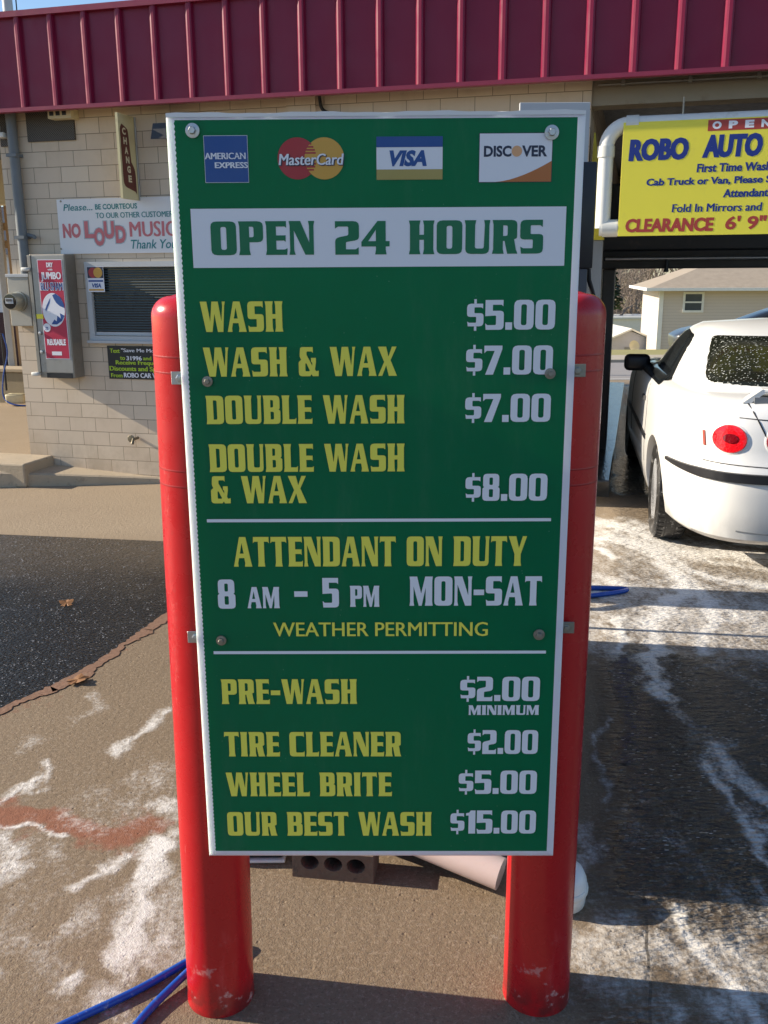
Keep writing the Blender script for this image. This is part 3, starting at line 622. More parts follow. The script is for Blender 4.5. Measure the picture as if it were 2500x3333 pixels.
def bollard(x, y, lean, label):
    r = .0785; t = thing('bollard', label, 'bollard', M=Matrix.Translation((x, y, 0)) @ Matrix.Rotation(lean, 4, 'Y'), group='red bollards carrying the price board')
    prof = [(r*1.01, 0), (r*1.01, .012), (r, .02), (r, 1.565)] + [(r-.04*(1-math.cos(k*math.pi/16)), 1.6+.04*math.sin(k*math.pi/16)-.0) for k in range(0, 9)] + [(.02, 1.646), (.001, 1.647)]
    MB().lathe(prof, 64).build('sleeve', M['red_plastic'], t, 40)
    for z in (1.268, 1.30, 1.494, 1.525):
        MB().lathe([(r, z-.0022), (r*1.008, z), (r, z+.0022)], 48).build('seam', M['red_groove'], t, 60)
    return t
bollard(-.3995, 1.899, R_(.68), 'red plastic covered bollard left of the green price board, sunlit on its left side')
bollard(.3585, 1.8975, R_(.2), 'red plastic covered bollard right of the green price board, mostly in shade')

# ------------------------------------------------------------------ pay station, added shadow casters and clutter behind the price board
pay = thing('pay_station', 'dark grey metal pay station standing behind the green price board', 'pay station', (.16, 2.42, 0))
MB().bbox((-.2, .1, .0), (.33, 1.38, 1.42), .02).build('cabinet', M['dark_grey'], pay)
MB().bbox((-.12, -.06, .05), (.2, .1, .5), .01).build('base_box', M['black_metal'], pay)
MB().bbox((.318, .09, 1.69), (.386, .16, 1.952), .004).build('hood', M['black_plastic'], pay, 40)
MB().bbox((.32, .092, 1.42), (.374, .15, 1.69), .004).build('post', M['dark_grey'], pay, 40)
MB().bbox((.20, .2, 1.42), (.384, .212, 2.11), .002).build('back_board', M['lightgrey'], pay)
MB().tube([(.385, .14, 1.70), (.389, .14, 1.66), (.398, .15, 1.64), (.41, .16, 1.61), (.41, .16, 1.5)], .006, 8).build('cable', M['black_rubber'], pay, 60)
caster_cab = thing('shadow_cabinet', 'unseen grey cabinet added behind the pay station to shape its shadow', 'shadow caster', (.12, 3.95, 0))  # added caster; the gap in front lets a strip of light through
MB().bbox((-.2, -.12, 0), (.25, .26, 1.6), .02).build('cabinet', M['grey'], caster_cab)
MB().bbox((-.15, -.135, .9), (.2, -.12, 1.35), .004).build('door', M['lightgrey'], caster_cab)
caster_post = thing('shadow_post', 'unseen round grey canister on a post, added behind the cabinets to cast shadow', 'vacuum canister', (-.15, 4.98, 0))  # added out of sight; throws a shadow stripe across the lane
MB().lathe([(.13, 0), (.13, .05), (.06, .07), (.06, .5), (.15, .54), (.15, 1.3), (.12, 1.42), (.001, 1.46)], 28).build('canister', M['steel'], caster_post, 40)
MB().tube([(.0, -.15, .7), (.03, -.25, .6), (.05, -.3, .3), (.15, -.32, .04), (.4, -.28, .03)], .025, 10).build('hose', M['black_rubber'], caster_post, 60)
caster_pole = thing('shadow_pole', 'unseen thin metal pole added behind the cabinets to cast a line of shadow', 'pole', (.1, 4.42, 0))  # added out of sight for its thin shadow line
MB().lathe([(.08, 0), (.08, .03), (.014, .05), (.012, 1.75), (.001, 1.76)], 16).build('shaft', M['steel'], caster_pole, 40)
# three-hole brick, stained drainpipe, white pipe cap, black tray
br = thing('brick', 'brown brick with three holes lying on the concrete under the price board', 'brick', M=Matrix.Translation((-.153, 2.33, 0)) @ Matrix.Rotation(R_(-9), 4, 'Z'))
face = [rect(-.118, 0, .118, .088)] + [ring_pts(cx, .052, .027, .0235, 14)[::-1] for cx in (-.066, .002, .068)]
MB().poly(face, 0, thick=.1).build('body', simple('brown_brick', (.14, .1, .075), .9, var=.3, scale=30, bump=.7, bscale=70, dirt=((.05, .035, .03), 25)), br)
MB().box((-.116, .085, .002), (.116, .097, .086)).build('core', M['black_rubber'], br)
a, b = Vector((-.32, 2.56, .175)), Vector((.318, 2.262, .066)); d = (b-a).normalized()
pp = thing('drainpipe', 'dusty pinkish white plastic pipe lying slanted over the brick', 'pipe', a)
mb = MB(); mb.tube([a, b, b, a], [.045, .045, .04, .04], 28, False); mb.build('pipe', M['pvc_pink'], pp, 50, world=True)
cp = thing('pipe_cap', 'rounded white plastic pipe cap on the ground beside the right bollard', 'pipe cap', (.478, 2.225, 0))
MB().lathe([(.05, 0), (.066, .012), (.07, .05), (.068, .085), (.058, .108), (.035, .122), (.001, .127)], 28).build('cap', M['pvc'], cp, 60)
MB().lathe([(.0705, .045), (.0735, .05), (.0735, .062), (.0705, .066)], 28).build('rim', M['offwhite'], cp, 40)
tr = thing('tray', 'black plastic tray with a white lip beside the brick', 'tray', (-.40, 2.47, 0))
MB().bbox((-.13, -.06, .015), (.1, .12, .09), .012).build('tub', M['black_plastic'], tr, 40)
MB().bbox((-.135, -.066, .004), (.104, .125, .014), .004).build('lip', M['offwhite'], tr)
# hoses
def smooth_path(pts, n=8):
    P = [Vector(p) for p in pts]; out = []
    for i in range(len(P)-1):
        p0, p1, p2, p3 = P[max(i-1, 0)], P[i], P[i+1], P[min(i+2, len(P)-1)]
        for k in range(n):
            t = k/n; out.append(.5*((2*p1)+(-p0+p2)*t+(2*p0-5*p1+4*p2-p3)*t*t+(-p0+3*p1-3*p2+p3)*t**3))
    return out+[P[-1]]
def hose(name, label, pts, r, mat, group=None):
    mb = MB(); mb.tube(smooth_path(pts), r, 12); o = mb.build(name, mat, None, 60); return tag(o, label, 'hose', group)
hose('hose', 'blue hose looping on the concrete behind the left bollard', [(-1.15, 1.52, .011), (-.85, 1.715, .011), (-.726, 1.806, .011), (-.6, 1.90, .011), (-.49, 2.0, .012), (-.42, 2.05, .013), (-.40, 2.06, .026), (-.43, 2.03, .034), (-.49, 1.945, .02), (-.56, 1.83, .011), (-.62, 1.68, .011), (-.75, 1.45, .011)], .0098, M['blue_hose'])
hose('hose', 'blue hose doubled back on the soapy lane right of the price board', [(.75, 4.9, .012), (1.0, 4.85, .012), (1.25, 4.83, .012), (1.315, 4.81, .012), (1.25, 4.765, .012), (1.05, 4.70, .012), (.7, 4.62, .012)], .0125, M['blue_hose'])
# fallen leaves
def leaf(x, y, s, rz, label):
    t = Matrix.Translation((x, y, .012)) @ Matrix.Rotation(rz, 4, 'Z')
    out = []; n = 22
    for k in range(n):
        a = 2*math.pi*k/n; rr = s*(.55+.45*abs(math.cos(2.5*a)))*(1+.12*math.sin(k*3.3)); out.append((rr*math.cos(a)*1.25, rr*math.sin(a)))
    v = [(px, py, .006*math.sin(px*60)+.16*abs(py)) for px, py in out]+[(0, 0, .004)]
    o = MB().add([t @ Vector(p) for p in v], [(i, (i+1) % n, n) for i in range(n)]).build('fallen_leaf', M['leaf']); return tag(o, label, 'leaf', 'brown leaves on the ground')
leaf(-1.306, 3.679, .042, .5, 'curled brown leaf lying on the pale concrete by the rust edge'); leaf(-1.672, 4.645, .04, 1.9, 'small brown leaf lying on the black asphalt')

# ------------------------------------------------------------------ the car wash
cw = thing('car_wash', 'tan block car wash with a ribbed maroon metal fascia', 'car wash', M=MB_)
BL = M['block']
def part(name, mat, fn, parent=cw, smooth=None):
    mb = MB(); fn(mb); return mb.build(name, mat, parent, smooth)
part('front_wall', BL, lambda m: m.box((-1.19, 0, -.1), (3.41, .2, 3.0)))
part('side_wall', BL, lambda m: m.box((-1.187, .2, -.1), (-.99, 7.8, 3.0)))
part('bay_wall', BL, lambda m: (m.box((3.21, .2, -.1), (3.41, 7.8, 3.0)), m.box((7.05, 0, -.1), (7.25, 7.8, 3.0)), m.box((7.25, 0, -.1), (10.5, .2, 3.0))))
part('back_wall', BL, lambda m: (m.box((-.99, 7.6, -.1), (3.21, 7.8, 3.0)), m.box((3.41, 7.6, 2.25), (7.05, 7.8, 3.0))))
for q in (.02, 7.5): part('pier', M['cream'], lambda m: m.bbox((-5.2, q, -.1), (-5.03, q+.17, 3.0), .01))
for q0, q1 in ((3.41, 7.05), (-5.0, -1.19)): part('header_beam', M['beam_paint'], lambda m: m.box((q0, .03, 2.765), (q1, .22, 3.0)))
for q in (3.2, 7.6): part('rear_beam', M['cream'], lambda m: m.box((-5.0, q, 2.5), (-1.19, q+.15, 3.0)))
part('soffit', M['beam_paint'], lambda m: m.box((-6, -.185, 2.915), (10.5, -.002, 2.935)))
part('roof', M['dark_grey'], lambda m: m.box((-6, -.1, 3.003), (10.5, 8.0, 3.2)))
# fascia: sheet with ribs, cap and bottom trim
def fascia(m):
    z0, z1, s0 = 2.905, 3.55, -.816-.2787*18; y = -.2; d = .028; pts = []
    for k in range(60):
        s = s0+.2787*k-.004
        pts += [(s, y), (s+.018, y-.028), (s+.03, y-.034), (s+.05, y-.036), (s+.06, y-.03), (s+.066, y)]
    pts = [(-6.1, y)]+[p for p in pts if -6 < p[0] < 10.4]+[(10.5, y)]
    v = [(p[0], p[1], z) for p in pts for z in (z0, z1)]
    m.add(v, [(2*i, 2*i+2, 2*i+3, 2*i+1) for i in range(len(pts)-1)])
fs = part('fascia', M['maroon'], fascia)
part('cap_trim', M['maroon_trim'], lambda m: m.box((-6.1, -.245, 3.535), (10.5, -.1, 3.575)), fs)
part('drip_trim', M['maroon_trim'], lambda m: m.box((-6.1, -.243, 2.885), (10.5, -.187, 2.912)), fs)
part('hanger_rod', M['rusty_steel'], lambda m: (m.tube([(3.45, -.03, 2.885), (7.0, -.03, 2.885)], .008, 8), [m.box((3.6+.42*k, -.05, 2.87), (3.625+.42*k, -.01, 2.915)) for k in range(8)]))
# window of the equipment room
wx0, wx1, wz0, wz1 = -.5, .92, 1.17, 1.785
wf = part('window', M['glass_dark'], lambda m: m.box((wx0+.05, -.004, wz0+.045), (wx1-.05, -.001, wz1-.045)))
part('frame', M['lightgrey'], lambda m: (m.box((wx0, -.035, wz1-.04), (wx1, 0, wz1)), m.box((wx0, -.035, wz0), (wx1, 0, wz0+.035)), m.box((wx0, -.034, wz0+.035), (wx0+.045, 0, wz1-.04)), m.box((wx1-.045, -.034, wz0+.035), (wx1, 0, wz1-.04))), wf)
part('sill', M['lightgrey'], lambda m: m.box((wx0-.02, -.05, wz0-.022), (wx1+.02, 0, wz0-.001)), wf)
def slats(m):
    n = 25
    for k in range(n):
        z = wz0+.075+(wz1-wz0-.13)*k/(n-1)+random.uniform(-.0015, .0015)
        m.add([(wx0+.05, -.016, z), (wx1-.05, -.016, z), (wx1-.05, -.006, z+.012), (wx0+.05, -.006, z+.012)], [(0, 1, 2, 3)])
part('blind', simple('grey_blind_slats', (.085, .105, .105), .45, var=.15), slats, wf)
part('bottom_rail', M['lightgrey'], lambda m: m.box((wx0+.05, -.018, wz0+.04), (wx1-.05, -.005, wz0+.066)), wf)
# wire mesh vents under the fascia
def mesh_mat():
    t = NT('dark_wire_mesh'); x, y, z = t.sep()
    a = t.math('PINGPONG', t.math('ADD', x, z), .009); b = t.math('PINGPONG', t.math('SUBTRACT', x, z), .009)
    wr = t.math('LESS_THAN', t.math('MINIMUM', a, b), .0025)
    t.set('Base Color', t.mix(wr, (.008, .008, .008), (.13, .11, .09))); t.set('Roughness', .6); return t.m
M['mesh'] = mesh_mat()
part('vent', M['mesh'], lambda m: m.box((-.92, -.016, 2.70), (-.5, 0, 2.913)))
part('vent', M['mesh'], lambda m: m.box((-1.17, -.015, 2.675), (-1.07, 0, 2.913)))
o = part('exhaust_hood', M['cream'], lambda m: m.box((-.66, -.11, 2.845), (-.46, 0, 2.912)))
part('slot', M['black_plastic'], lambda m: [m.box((-.645+.055*k, -.112, 2.865), (-.61+.055*k, -.11, 2.895)) for k in range(3)], o)
# electrical conduit and clamps
def cond(m):
    pts = []
    m.tube([(-1.03, -.05, 2.93), (-1.03, -.05, 1.66)], .04, 18)
part('conduit', M['conduit'], cond, smooth=50)
for z in (2.6, 1.98): part('conduit_clamp', M['conduit'], lambda m: m.box((-1.075, -.094, z-.012), (-.985, 0, z+.012)))
part('stub_pipe', M['conduit'], lambda m: m.tube([(-1.0, -.03, 2.0), (-.93, -.035, 1.985), (-.91, -.06, 1.98)], .016, 10), smooth=50)
# step block at the wall's left end and the wall-mounted power cable, right
st = MB(); st.bbox((-2.6, -.42, .0), (-.96, .0-.003, .195), .015); tag(st.build('step', walk_mat, M=MB_), kind='structure')
part('cable', M['black_rubber'], lambda m: m.tube(smooth_path([(1.5, -.02, 2.93), (1.52, -.02, 2.83), (1.6, -.02, 2.79), (1.8, -.02, 2.74), (2.0, -.02, 2.70)]), .012, 8), smooth=60)
part('pilaster', BL, lambda m: m.box((1.25, -.03, 0.02), (1.47, -.001, 2.914)))
# bay island along the bay's left wall
isl = MB(); isl.bbox((3.415, .35, -.05), (3.66, 7.2, .13), .01); tag(isl.build('bay_kerb', simple('wet_kerb', (.09, .09, .09), .12, bump=.5, bscale=30, var=.4, dirt=((.3, .32, .36), 5)), M=MB_), kind='structure')

def on_wall(name, label, cat, s, z, y=0, group=None): return thing(name, label, cat, M=MB_ @ Matrix.Translation((s, y, z)), group=group)
# ---- wall fittings
vm = on_wall('vending_machine', 'narrow grey wall vending machine with red towel advertisement', 'vending machine', -.73, .87)
VB = simple('dull_aluminium', (.3, .28, .25), .45, .7, dirt=((.2, .17, .13), 14))
def vcab(m): m.bbox((-.19, -.15, 0), (.13, -.003, .975), .006)
MB().bbox((-.185, -.15, .0), (.135, -.003, .975), .006).build('cabinet', VB, vm)
MB().bbox((-.197, -.162, .045), (-.168, -.151, .97), .002).build('door_edge', VB, vm)
MB().box((-.12, -.1535, .0), (.118, -.1505, .04)).build('slot', M['black_plastic'], vm)
MB().bbox((-.165, -.156, .045), (.13, -.15, .965), .002).build('door', simple('grey_door_aluminium', (.33, .325, .315), .4, .5, dirt=((.22, .2, .17), 12)), vm)
YD = -.1575
flat('label_border', rect(-.112, .155, .112, .935), YD, M['ink_white'], vm); YD -= .0008
lb = flat('advert', rect(-.107, .16, .107, .93), YD, M['ink_magenta'], vm); YD -= .0008
lettering('lettering', 'DRY', (-.03, .03, .875, .912), YD, M['ink_white'], lb, bold=.06)
lettering('lettering', 'with', (-.022, .022, .85, .866), YD, M['ink_white'], lb, bold=.03)
lettering('lettering', 'JUMBO', (-.085, .092, .765, .838), YD, M['ink_white'], lb, bold=.012, smear=.04)
lettering('letter_outline', 'BLU-SHAM', (-.1, .103, .695, .76), YD, M['ink_white'], lb, bold=.015, smear=.05)
lettering('lettering', 'BLU-SHAM', (-.095, .098, .70, .755), YD-.001, M['ink_blue'], lb, bold=.012, smear=.015)
ov = flat('picture', ring_pts(0, .545, .102, .132, 40), YD, M['ink_white'], lb)
flat('blue_shape', [(.0, .66), (.03, .672), (.07, .645), (.098, .59), (.1, .56), (.06, .575), (.03, .6), (.012, .63)], YD-.0006, M['ink_blue'], ov)
flat('blue_shape', [(.095, .50), (.07, .46), (.02, .43), (-.03, .432), (.0, .47), (.02, .455), (.03, .5), (.06, .475), (.055, .52)], YD-.0006, M['ink_blue'], ov)
flat('blue_shape', [(-.06, .58), (-.02, .64), (-.03, .60), (-.07, .53), (-.075, .55)], YD-.0006, M['ink_blue'], ov)
lettering('lettering', 'REUSABLE', (-.085, .085, .265, .315), YD, M['ink_white'], lb, bold=.05)
flat('stripe', rect(-.05, .185, .04, .215), YD, M['ink_white'], lb)
pb = flat('price_spot', ring_pts(-.075, .405, .034, .034, 24), YD-.001, M['ink_white'], vm); lettering('lettering', '75', (-.09, -.062, .385, .41), YD-.0016, M['ink_blue'], pb, bold=.04)
MB().box((-.16, -.162, .475), (-.1, -.156, .512)).build('coin_tag', M['yellow_sign'], vm)
for z in (.36, .21): MB().lathe([(.014, 0), (.014, .012), (.001, .014)], 14, (-.142, -.156, z), 'Y').build('lock', M['steel'], vm, 40)
for z, nm in ((.86, 'bracket_lamp'), (.03, 'bracket_lamp')):
    MB().bbox((-.245, -.19, z-.014), (-.18, -.13, z+.016), .008, seg=2).build('hasp', M['offwhite'], vm, 50)
em = on_wall('electric_meter', 'grey electric meter box with round glass meter on the wall corner', 'electric meter', -1.085, 1.28)
MB().bbox((-.1, -.09, 0), (.1, -.003, .41), .006).build('box', simple('weathered_grey_box', (.42, .4, .35), .6, dirt=((.3, .27, .22), 9)), em)
MB().bbox((-.107, -.096, .39), (.107, -.09, .416), .003).build('lid_edge', M['lightgrey'], em)
mt = MB().lathe([(.078, 0), (.078, .02), (.068, .022), (.068, .11), (.062, .125)], 32, (0, -.09, .2), 'Y').build('meter', simple('meter_ring', (.4, .38, .31), .35, .3), em, 40)
MB().lathe([(.058, 0), (.058, .004), (.001, .006)], 28, (0, -.214, .2), 'Y').build('glass', M['glass_dark'], mt, 40)
MB().box((-.036, -.224, .185), (.036, -.2205, .228)).build('dial_plate', M['lightgrey'], mt); MB().box((-.028, -.227, .203), (.026, -.2245, .221)).build('display', M['dark_grey'], mt)
# projecting CHANGE sign
a, b, c, d = [wl(*q) for q in ((345, 380), (415, 640), (408, 412), (345, 590))]
cs = on_wall('change_sign', 'cream and brown change sign sticking out from the block wall', 'sign', .03, 2.24)
T_ = Matrix.Rotation(R_(-62), 4, 'Z')           # stands away from the wall, its face towards the left of the lot
def csb(name, pts, y, mat, parent, thick=0):
    o = MB().poly([pts], y, thick=thick); o.v = [T_c @ p for p in o.v]; return o.build(name, mat, parent)
T_c = Matrix.Translation((-.015, -.018, 0)) @ Matrix.Rotation(R_(90), 4, 'Z') @ Matrix.Scale(.78, 4, (1, 0, 0)) @ Matrix.Translation((-.3, 0, 0))
csb('board', rect(0, 0, .3, .60), 0, simple('aged_cream_sign', (.66, .58, .33), .5, dirt=((.45, .36, .2), 8)), cs, .02)
csb('brown_panel', rounded([(.03, .09, .05), (.24, .06), (.27, .04), (.265, .22, .04), (.2, .27), (.17, .5, .03), (.06, .53), (.025, .5, .02)]), -.0015, M['brown'], cs)
for k, chh in enumerate('CHANGE'):
    vs, f_ = font_mesh(chh, .05); mb = MB(); z = .455-.0665*k; x = .06+.012*k
    mb.add([T_c @ Vector((x+u*.065, -.003, z+v*.05)) for u, v in vs], f_); mb.build('lettering', M['cream'], cs)
MB().bbox((-.03, -.016, .0), (-.005, -.002, .60), .002).build('mounting_rail', M['steel'], cs)
# courtesy sign
x0, zt_ = wl(186, 650); _, zb = wl(200, 827)
co = on_wall('courtesy_sign', 'white sign asking for no loud music, on the block wall beside the window top', 'sign', x0, zb)
H_ = zt_-zb; MB().bbox((0, -.012, 0), (1.28, -.002, H_), .001, seg=1).build('board', simple('white_sign_face', (.8, .8, .82), .5, var=.03), co)
def cpx(px, py): s, z = wl(px, py); return s-x0, z-zb
def wtext(root, txt, p0, p1, mat, cf, y=-.0135, bold=.03, shear=0, spacing=1, name='lettering', smear=0):
    a = cf(*p0); b = cf(*p1); return lettering(name, txt, (a[0], b[0], a[1], b[1]), y, mat, root, 'font', bold, 0, shear, spacing, smear)
k3 = 600/1659
def c3(x, y): return (x*k3, 340+y*k3)
TE, PK = M['ink_teal'], M['ink_pink']
wtext(co, 'Please...', c3(580, 960), c3(835, 893), TE, cpx, shear=.2, bold=.012)
wtext(co, 'BE COURTEOUS', c3(865, 948), c3(1240, 888), TE, cpx); wtext(co, 'TO OUR OTHER CUSTOMERS', c3(873, 1026), c3(1585, 958), TE, cpx)
wtext(co, 'NO', c3(580, 1205), c3(730, 1070), PK, cpx, bold=.05)
for ch, q0, q1 in (('L', (775, 1205), (850, 1050)), ('O', (862, 1275), (945, 1110)), ('U', (950, 1210), (1030, 1050)), ('D', (1055, 1250), (1135, 1090))):
    wtext(co, ch, c3(q0[0]-8, q0[1]+8), c3(q1[0]+9, q1[1]-8), M['ink_greyblue'], cpx, -.0132, bold=.11); wtext(co, ch, c3(*q0), c3(*q1), PK, cpx, -.0138, bold=.05)
wtext(co, 'MUSIC', c3(1182, 1192), c3(1590, 1046), PK, cpx, bold=.012, smear=.035)
wtext(co, 'Thank You', c3(1178, 1300), c3(1585, 1212), TE, cpx, shear=.2, bold=.012)
for px, py in ((555, 873), (559, 1300)):
    s, z = cpx(*c3(px, py)); MB().lathe([(.008, 0), (.008, .004), (.001, .005)], 12, (s, -.012, z), 'Y').build('screw', M['rusty_steel'], co)
# card sticker in the window
a = wl(290, 868); b = wl(350, 950)
sk = tag(flat('window_sticker', rect(0, 0, b[0]-a[0], a[1]-b[1]), 0, M['ink_white'], None), 'small white payment card sticker on the window glass', 'sticker'); sk.matrix_world = MB_ @ Matrix.Translation((a[0], -.0375, b[1]))
sw, sh = b[0]-a[0], a[1]-b[1]
flat('navy_field', rect(.003, sh*.55, sw-.003, sh-.003), -.0006, M['ink_navy'], sk); flat('red_disc', ring_pts(sw*.36, sh*.76, sw*.27, sw*.27, 24), -.001, M['ink_red'], sk); flat('gold_disc', ring_pts(sw*.66, sh*.76, sw*.27, sw*.27, 24), -.0014, M['ink_gold'], sk)
flat('blue_band', rect(.008, sh*.4, sw-.008, sh*.47), -.0006, M['ink_blue'], sk); flat('gold_band', rect(.008, sh*.05, sw-.008, sh*.12), -.0006, M['ink_gold'], sk)
lettering('lettering', 'VISA', (sw*.2, sw*.8, sh*.17, sh*.34), -.0006, M['ink_blue'], sk, bold=.05, shear=.2)
# black text-message sign
x0b, ztb = wl(350, 1125); _, zbb = wl(357, 1232)
bs = on_wall('discount_sign', 'black sign with lime and white lettering below the window', 'sign', x0b, zbb); MB().bbox((0, -.01, 0), (.56, -.002, ztb-zbb), .001, seg=1).build('board', M['black_plastic'], bs)
def bpx(px, py): s, z = wl(px, py); return s-x0b, z-zbb
k2 = 620/1524
def c2_(x, y): return (x*k2, 800+y*k2)
LM, WT = M['ink_lime'], M['ink_white']
for txt, q0, q1, mt_ in (('Text', (887, 855), (962, 822), LM), ('"Save Me Money"', (978, 858), (1330, 825), WT), ('to', (968, 912), (1005, 885), LM), ('31996', (1020, 915), (1138, 883), WT), ('and', (1152, 915), (1215, 885), LM),
    ('Receive Frequent', (935, 958), (1300, 922), LM), ('Discounts and Specials', (887, 1008), (1370, 970), LM), ('From', (898, 1050), (985, 1020), LM), ('ROBO CAR WASH', (1000, 1052), (1350, 1022), WT)):
    wtext(bs, txt, c2_(*q0), c2_(*q1), mt_, bpx, -.0115, bold=.012, smear=.04)
# flood lamp, spigot, security lamp
fl = on_wall('flood_lamp', 'black flood lamp mounted high on the block wall', 'flood lamp', .36, 2.71)
MB().bbox((-.05, -.02, -.05), (.05, -.002, .05), .004).build('mount', M['black_metal'], fl)
mb = MB(); mb.add([(-.09, -.2, .05), (.13, -.2, .05), (.13, -.02, .06), (-.09, -.02, .06), (-.105, -.22, -.06), (.145, -.22, -.06), (.10, -.05, -.04), (-.06, -.05, -.04)], [(0, 1, 2, 3), (7, 6, 5, 4), (0, 4, 5, 1), (1, 5, 6, 2), (2, 6, 7, 3), (3, 7, 4, 0)]); mb.build('housing', M['black_metal'], fl)
MB().lathe([(.03, -.075), (.035, -.06), (.04, -.05)], 16, (.02, -.14, 0)).build('bulb', M['glass_dark'], fl, 50)
sg = on_wall('spigot', 'brass water spigot low on the block wall', 'spigot', -.148, .375)
br_ = simple('dirty_brass', (.2, .17, .12), .45, .6)
MB().tube([(0, -.003, 0), (0, -.08, 0), (0, -.1, -.035)], [.012, .012, .014], 12).build('pipe', br_, sg, 50)
MB().lathe([(.005, 0), (.03, .002), (.034, .006), (.03, .01), (.005, .012)], 9, (-.03, -.055, 0), 'Y').build('handle', br_, sg)
MB().tube([(0, -.055, 0), (-.03, -.06, 0)], .007, 8).build('stem', br_, sg)
sc_ = on_wall('security_lamp', 'small white security lamp beside the conduit under the fascia', 'lamp', -1.13, 2.78)
MB().bbox((-.02, -.1, -.05), (.05, -.003, -.01), .008).build('mount', M['offwhite'], sc_, 40); MB().lathe([(.001, .075), (.018, .07), (.024, .03), (.02, -.01)], 16, (-.01, -.08, 0)).build('bulb', M['offwhite'], sc_, 60)

# ---- clearance sign in its PVC frame, hung in the bay mouth
cl = on_wall('clearance_sign', 'yellow clearance sign hung on a white pipe frame over the wash bay', 'sign', 3.50, 1.87, -.12)
zt2, zb2 = 2.645-1.87, 1.918-1.87
def clf(px, py): s, z = wl(px, py, -.175); return s-3.5, z-1.87
a = clf(2032, 399); b = clf(2009, 769); r2 = clf(2500, 371)
tp, bt, lf = a[1], b[1], (a[0]+b[0])/2
MB().bbox((lf, -.055, bt), (lf+1.75, -.048, tp), .001, seg=1).build('board', M['yellow_sign'], cl)
pr = .05
top = clf(2090, 378)[1]-.0; fx = .028
fr_ = sub('pipe_frame', cl)
mb = MB(); ztop = tp-.005; zbot = bt+.055
el = [(fx+.14-.14*math.cos(k*math.pi/2/8), 0, ztop-.14+.14*math.sin(k*math.pi/2/8)) for k in range(9)]
mb.tube([(fx, 0, zbot)]+[(fx, 0, ztop-.14)]+el[1:]+[(fx+1.8, 0, ztop)], pr, 20); mb.tube([(fx-.02, 0, zbot), (fx+1.8, 0, zbot)], pr, 20)
mb.build('pipe', M['pvc'], fr_, 50)
for q0, q1 in (((fx, 0, ztop-.2), (fx, 0, ztop-.13)), ((fx+.12, 0, ztop), (fx+.2, 0, ztop)), ((fx+.0, 0, zbot), (fx+.1, 0, zbot))):
    MB().tube([q0, q1], pr+.007, 20).build('coupling', M['offwhite'], fr_, 50)
for s in (.5, 1.5): MB().tube([(s, 0, ztop+.05), (s, 0, 2.77-1.87)], .006, 6).build('chain', M['rusty_steel'], cl)
kk = 700/1659
def c4(x, y): return (1800+x*kk, 200+y*kk)
SB, SR = M['ink_signblue'], M['ink_signred']
q0 = clf(*c4(1192, 538)); q1 = clf(*c4(1200, 452))
flat('red_band', rect((q0[0]+q1[0])/2, q0[1], lf+1.5, q1[1]), -.0556, SR, cl)
def ctext(txt, x0, yb, yt, x1, mat, bold=.05, shear=.05, spacing=1.0, y=-.0557, smear=0):
    a = clf(*c4(x0, yb)); b = clf(*c4(x0, yt)); X1 = clf(*c4(x1, yt-(x1-x0)*.045))[0]
    lettering('lettering', txt, (a[0], X1-shear*(b[1]-a[1]), a[1], b[1]), y, mat, cl, 'font', bold, 0, shear, spacing, smear)
for k, ch in enumerate('OPEN'): ctext(ch, 1228+k*126, 523-k*5.5, 463-k*5.5, 1228+k*126+76, WT, .06, 0, y=-.0561)
ctext('ROBO', 585, 772, 602, 1055, SB, .045, smear=.028); ctext('AUTO', 1152, 746, 567, 1628, SB, .045, smear=.028)
ctext('First Time Wash', 1108, 857, 790, 1690, SB, .028, smear=.02); ctext('Cab Truck or Van, Please S', 718, 970, 905, 1690, SB, .028, smear=.02)
ctext('Attendant', 1310, 1050, 985, 1668, SB, .028, smear=.02); ctext('Fold In Mirrors and', 918, 1165, 1102, 1615, SB, .012, smear=.045)
ctext('CLEARANCE', 555, 1320, 1215, 1245, SR, .04, smear=.02); ctext("6' 9\"", 1322, 1300, 1192, 1655, SR, .035)
# ---- wash gantry inside the bay
ga = on_wall('wash_gantry', 'dark overhead wash machine spanning the bay', 'wash machine', 5.2, 0, 1.6)
MB().bbox((-1.75, 0, 1.71), (1.75, .5, 1.86), .01).build('lower_beam', M['black_metal'], ga); MB().bbox((-1.75, .05, 1.86), (1.75, .45, 2.02), .01).build('upper_beam', M['dark_grey'], ga)
MB().bbox((-1.75, .6, 2.02), (1.75, 1.4, 2.45), .02).build('motor_housing', M['dark_grey'], ga)
MB().tube([(-1.7, -.06, 1.79), (.3, -.06, 1.79)], .014, 10).build('spray_bar', M['steel'], ga, 50)
for s in (-1.2, -.3, .5): MB().tube([(s, -.06, 1.79), (s, -.06, 1.68)], [.012, .02], 8).build('nozzle', M['black_metal'], ga)
for s in (-1.72, 1.62): MB().bbox((s, .1, 0), (s+.1, .4, 1.71), .01).build('leg', M['dark_grey'], ga)
for s, z in ((-1.45, 2.05), (.2, 1.9)): MB().bbox((s, -.03, z), (s+.1, .04, z+.06), .006).build('junction_box', M['offwhite'], ga)
gd = on_wall('guide_post', 'yellow and grey guide post at the left edge of the bay mouth', 'guide post', 3.475, 0, .05)
mb = MB(); mb.add([(-.06, 0, 1.9), (.06, 0, 1.9), (-.03, 0, 2.6), (-.04, 0, 2.6), (-.06, .1, 1.9), (.06, .1, 1.9), (-.03, .1, 2.6), (-.04, .1, 2.6)], [(0, 1, 2, 3), (5, 4, 7, 6), (1, 5, 6, 2), (4, 0, 3, 7), (4, 5, 1, 0), (3, 2, 6, 7)]); mb.build('yellow_plate', M['yellow_paint'], gd)
MB().bbox((-.055, .01, 0), (.055, .09, 1.9), .005).build('post', M['grey'], gd)

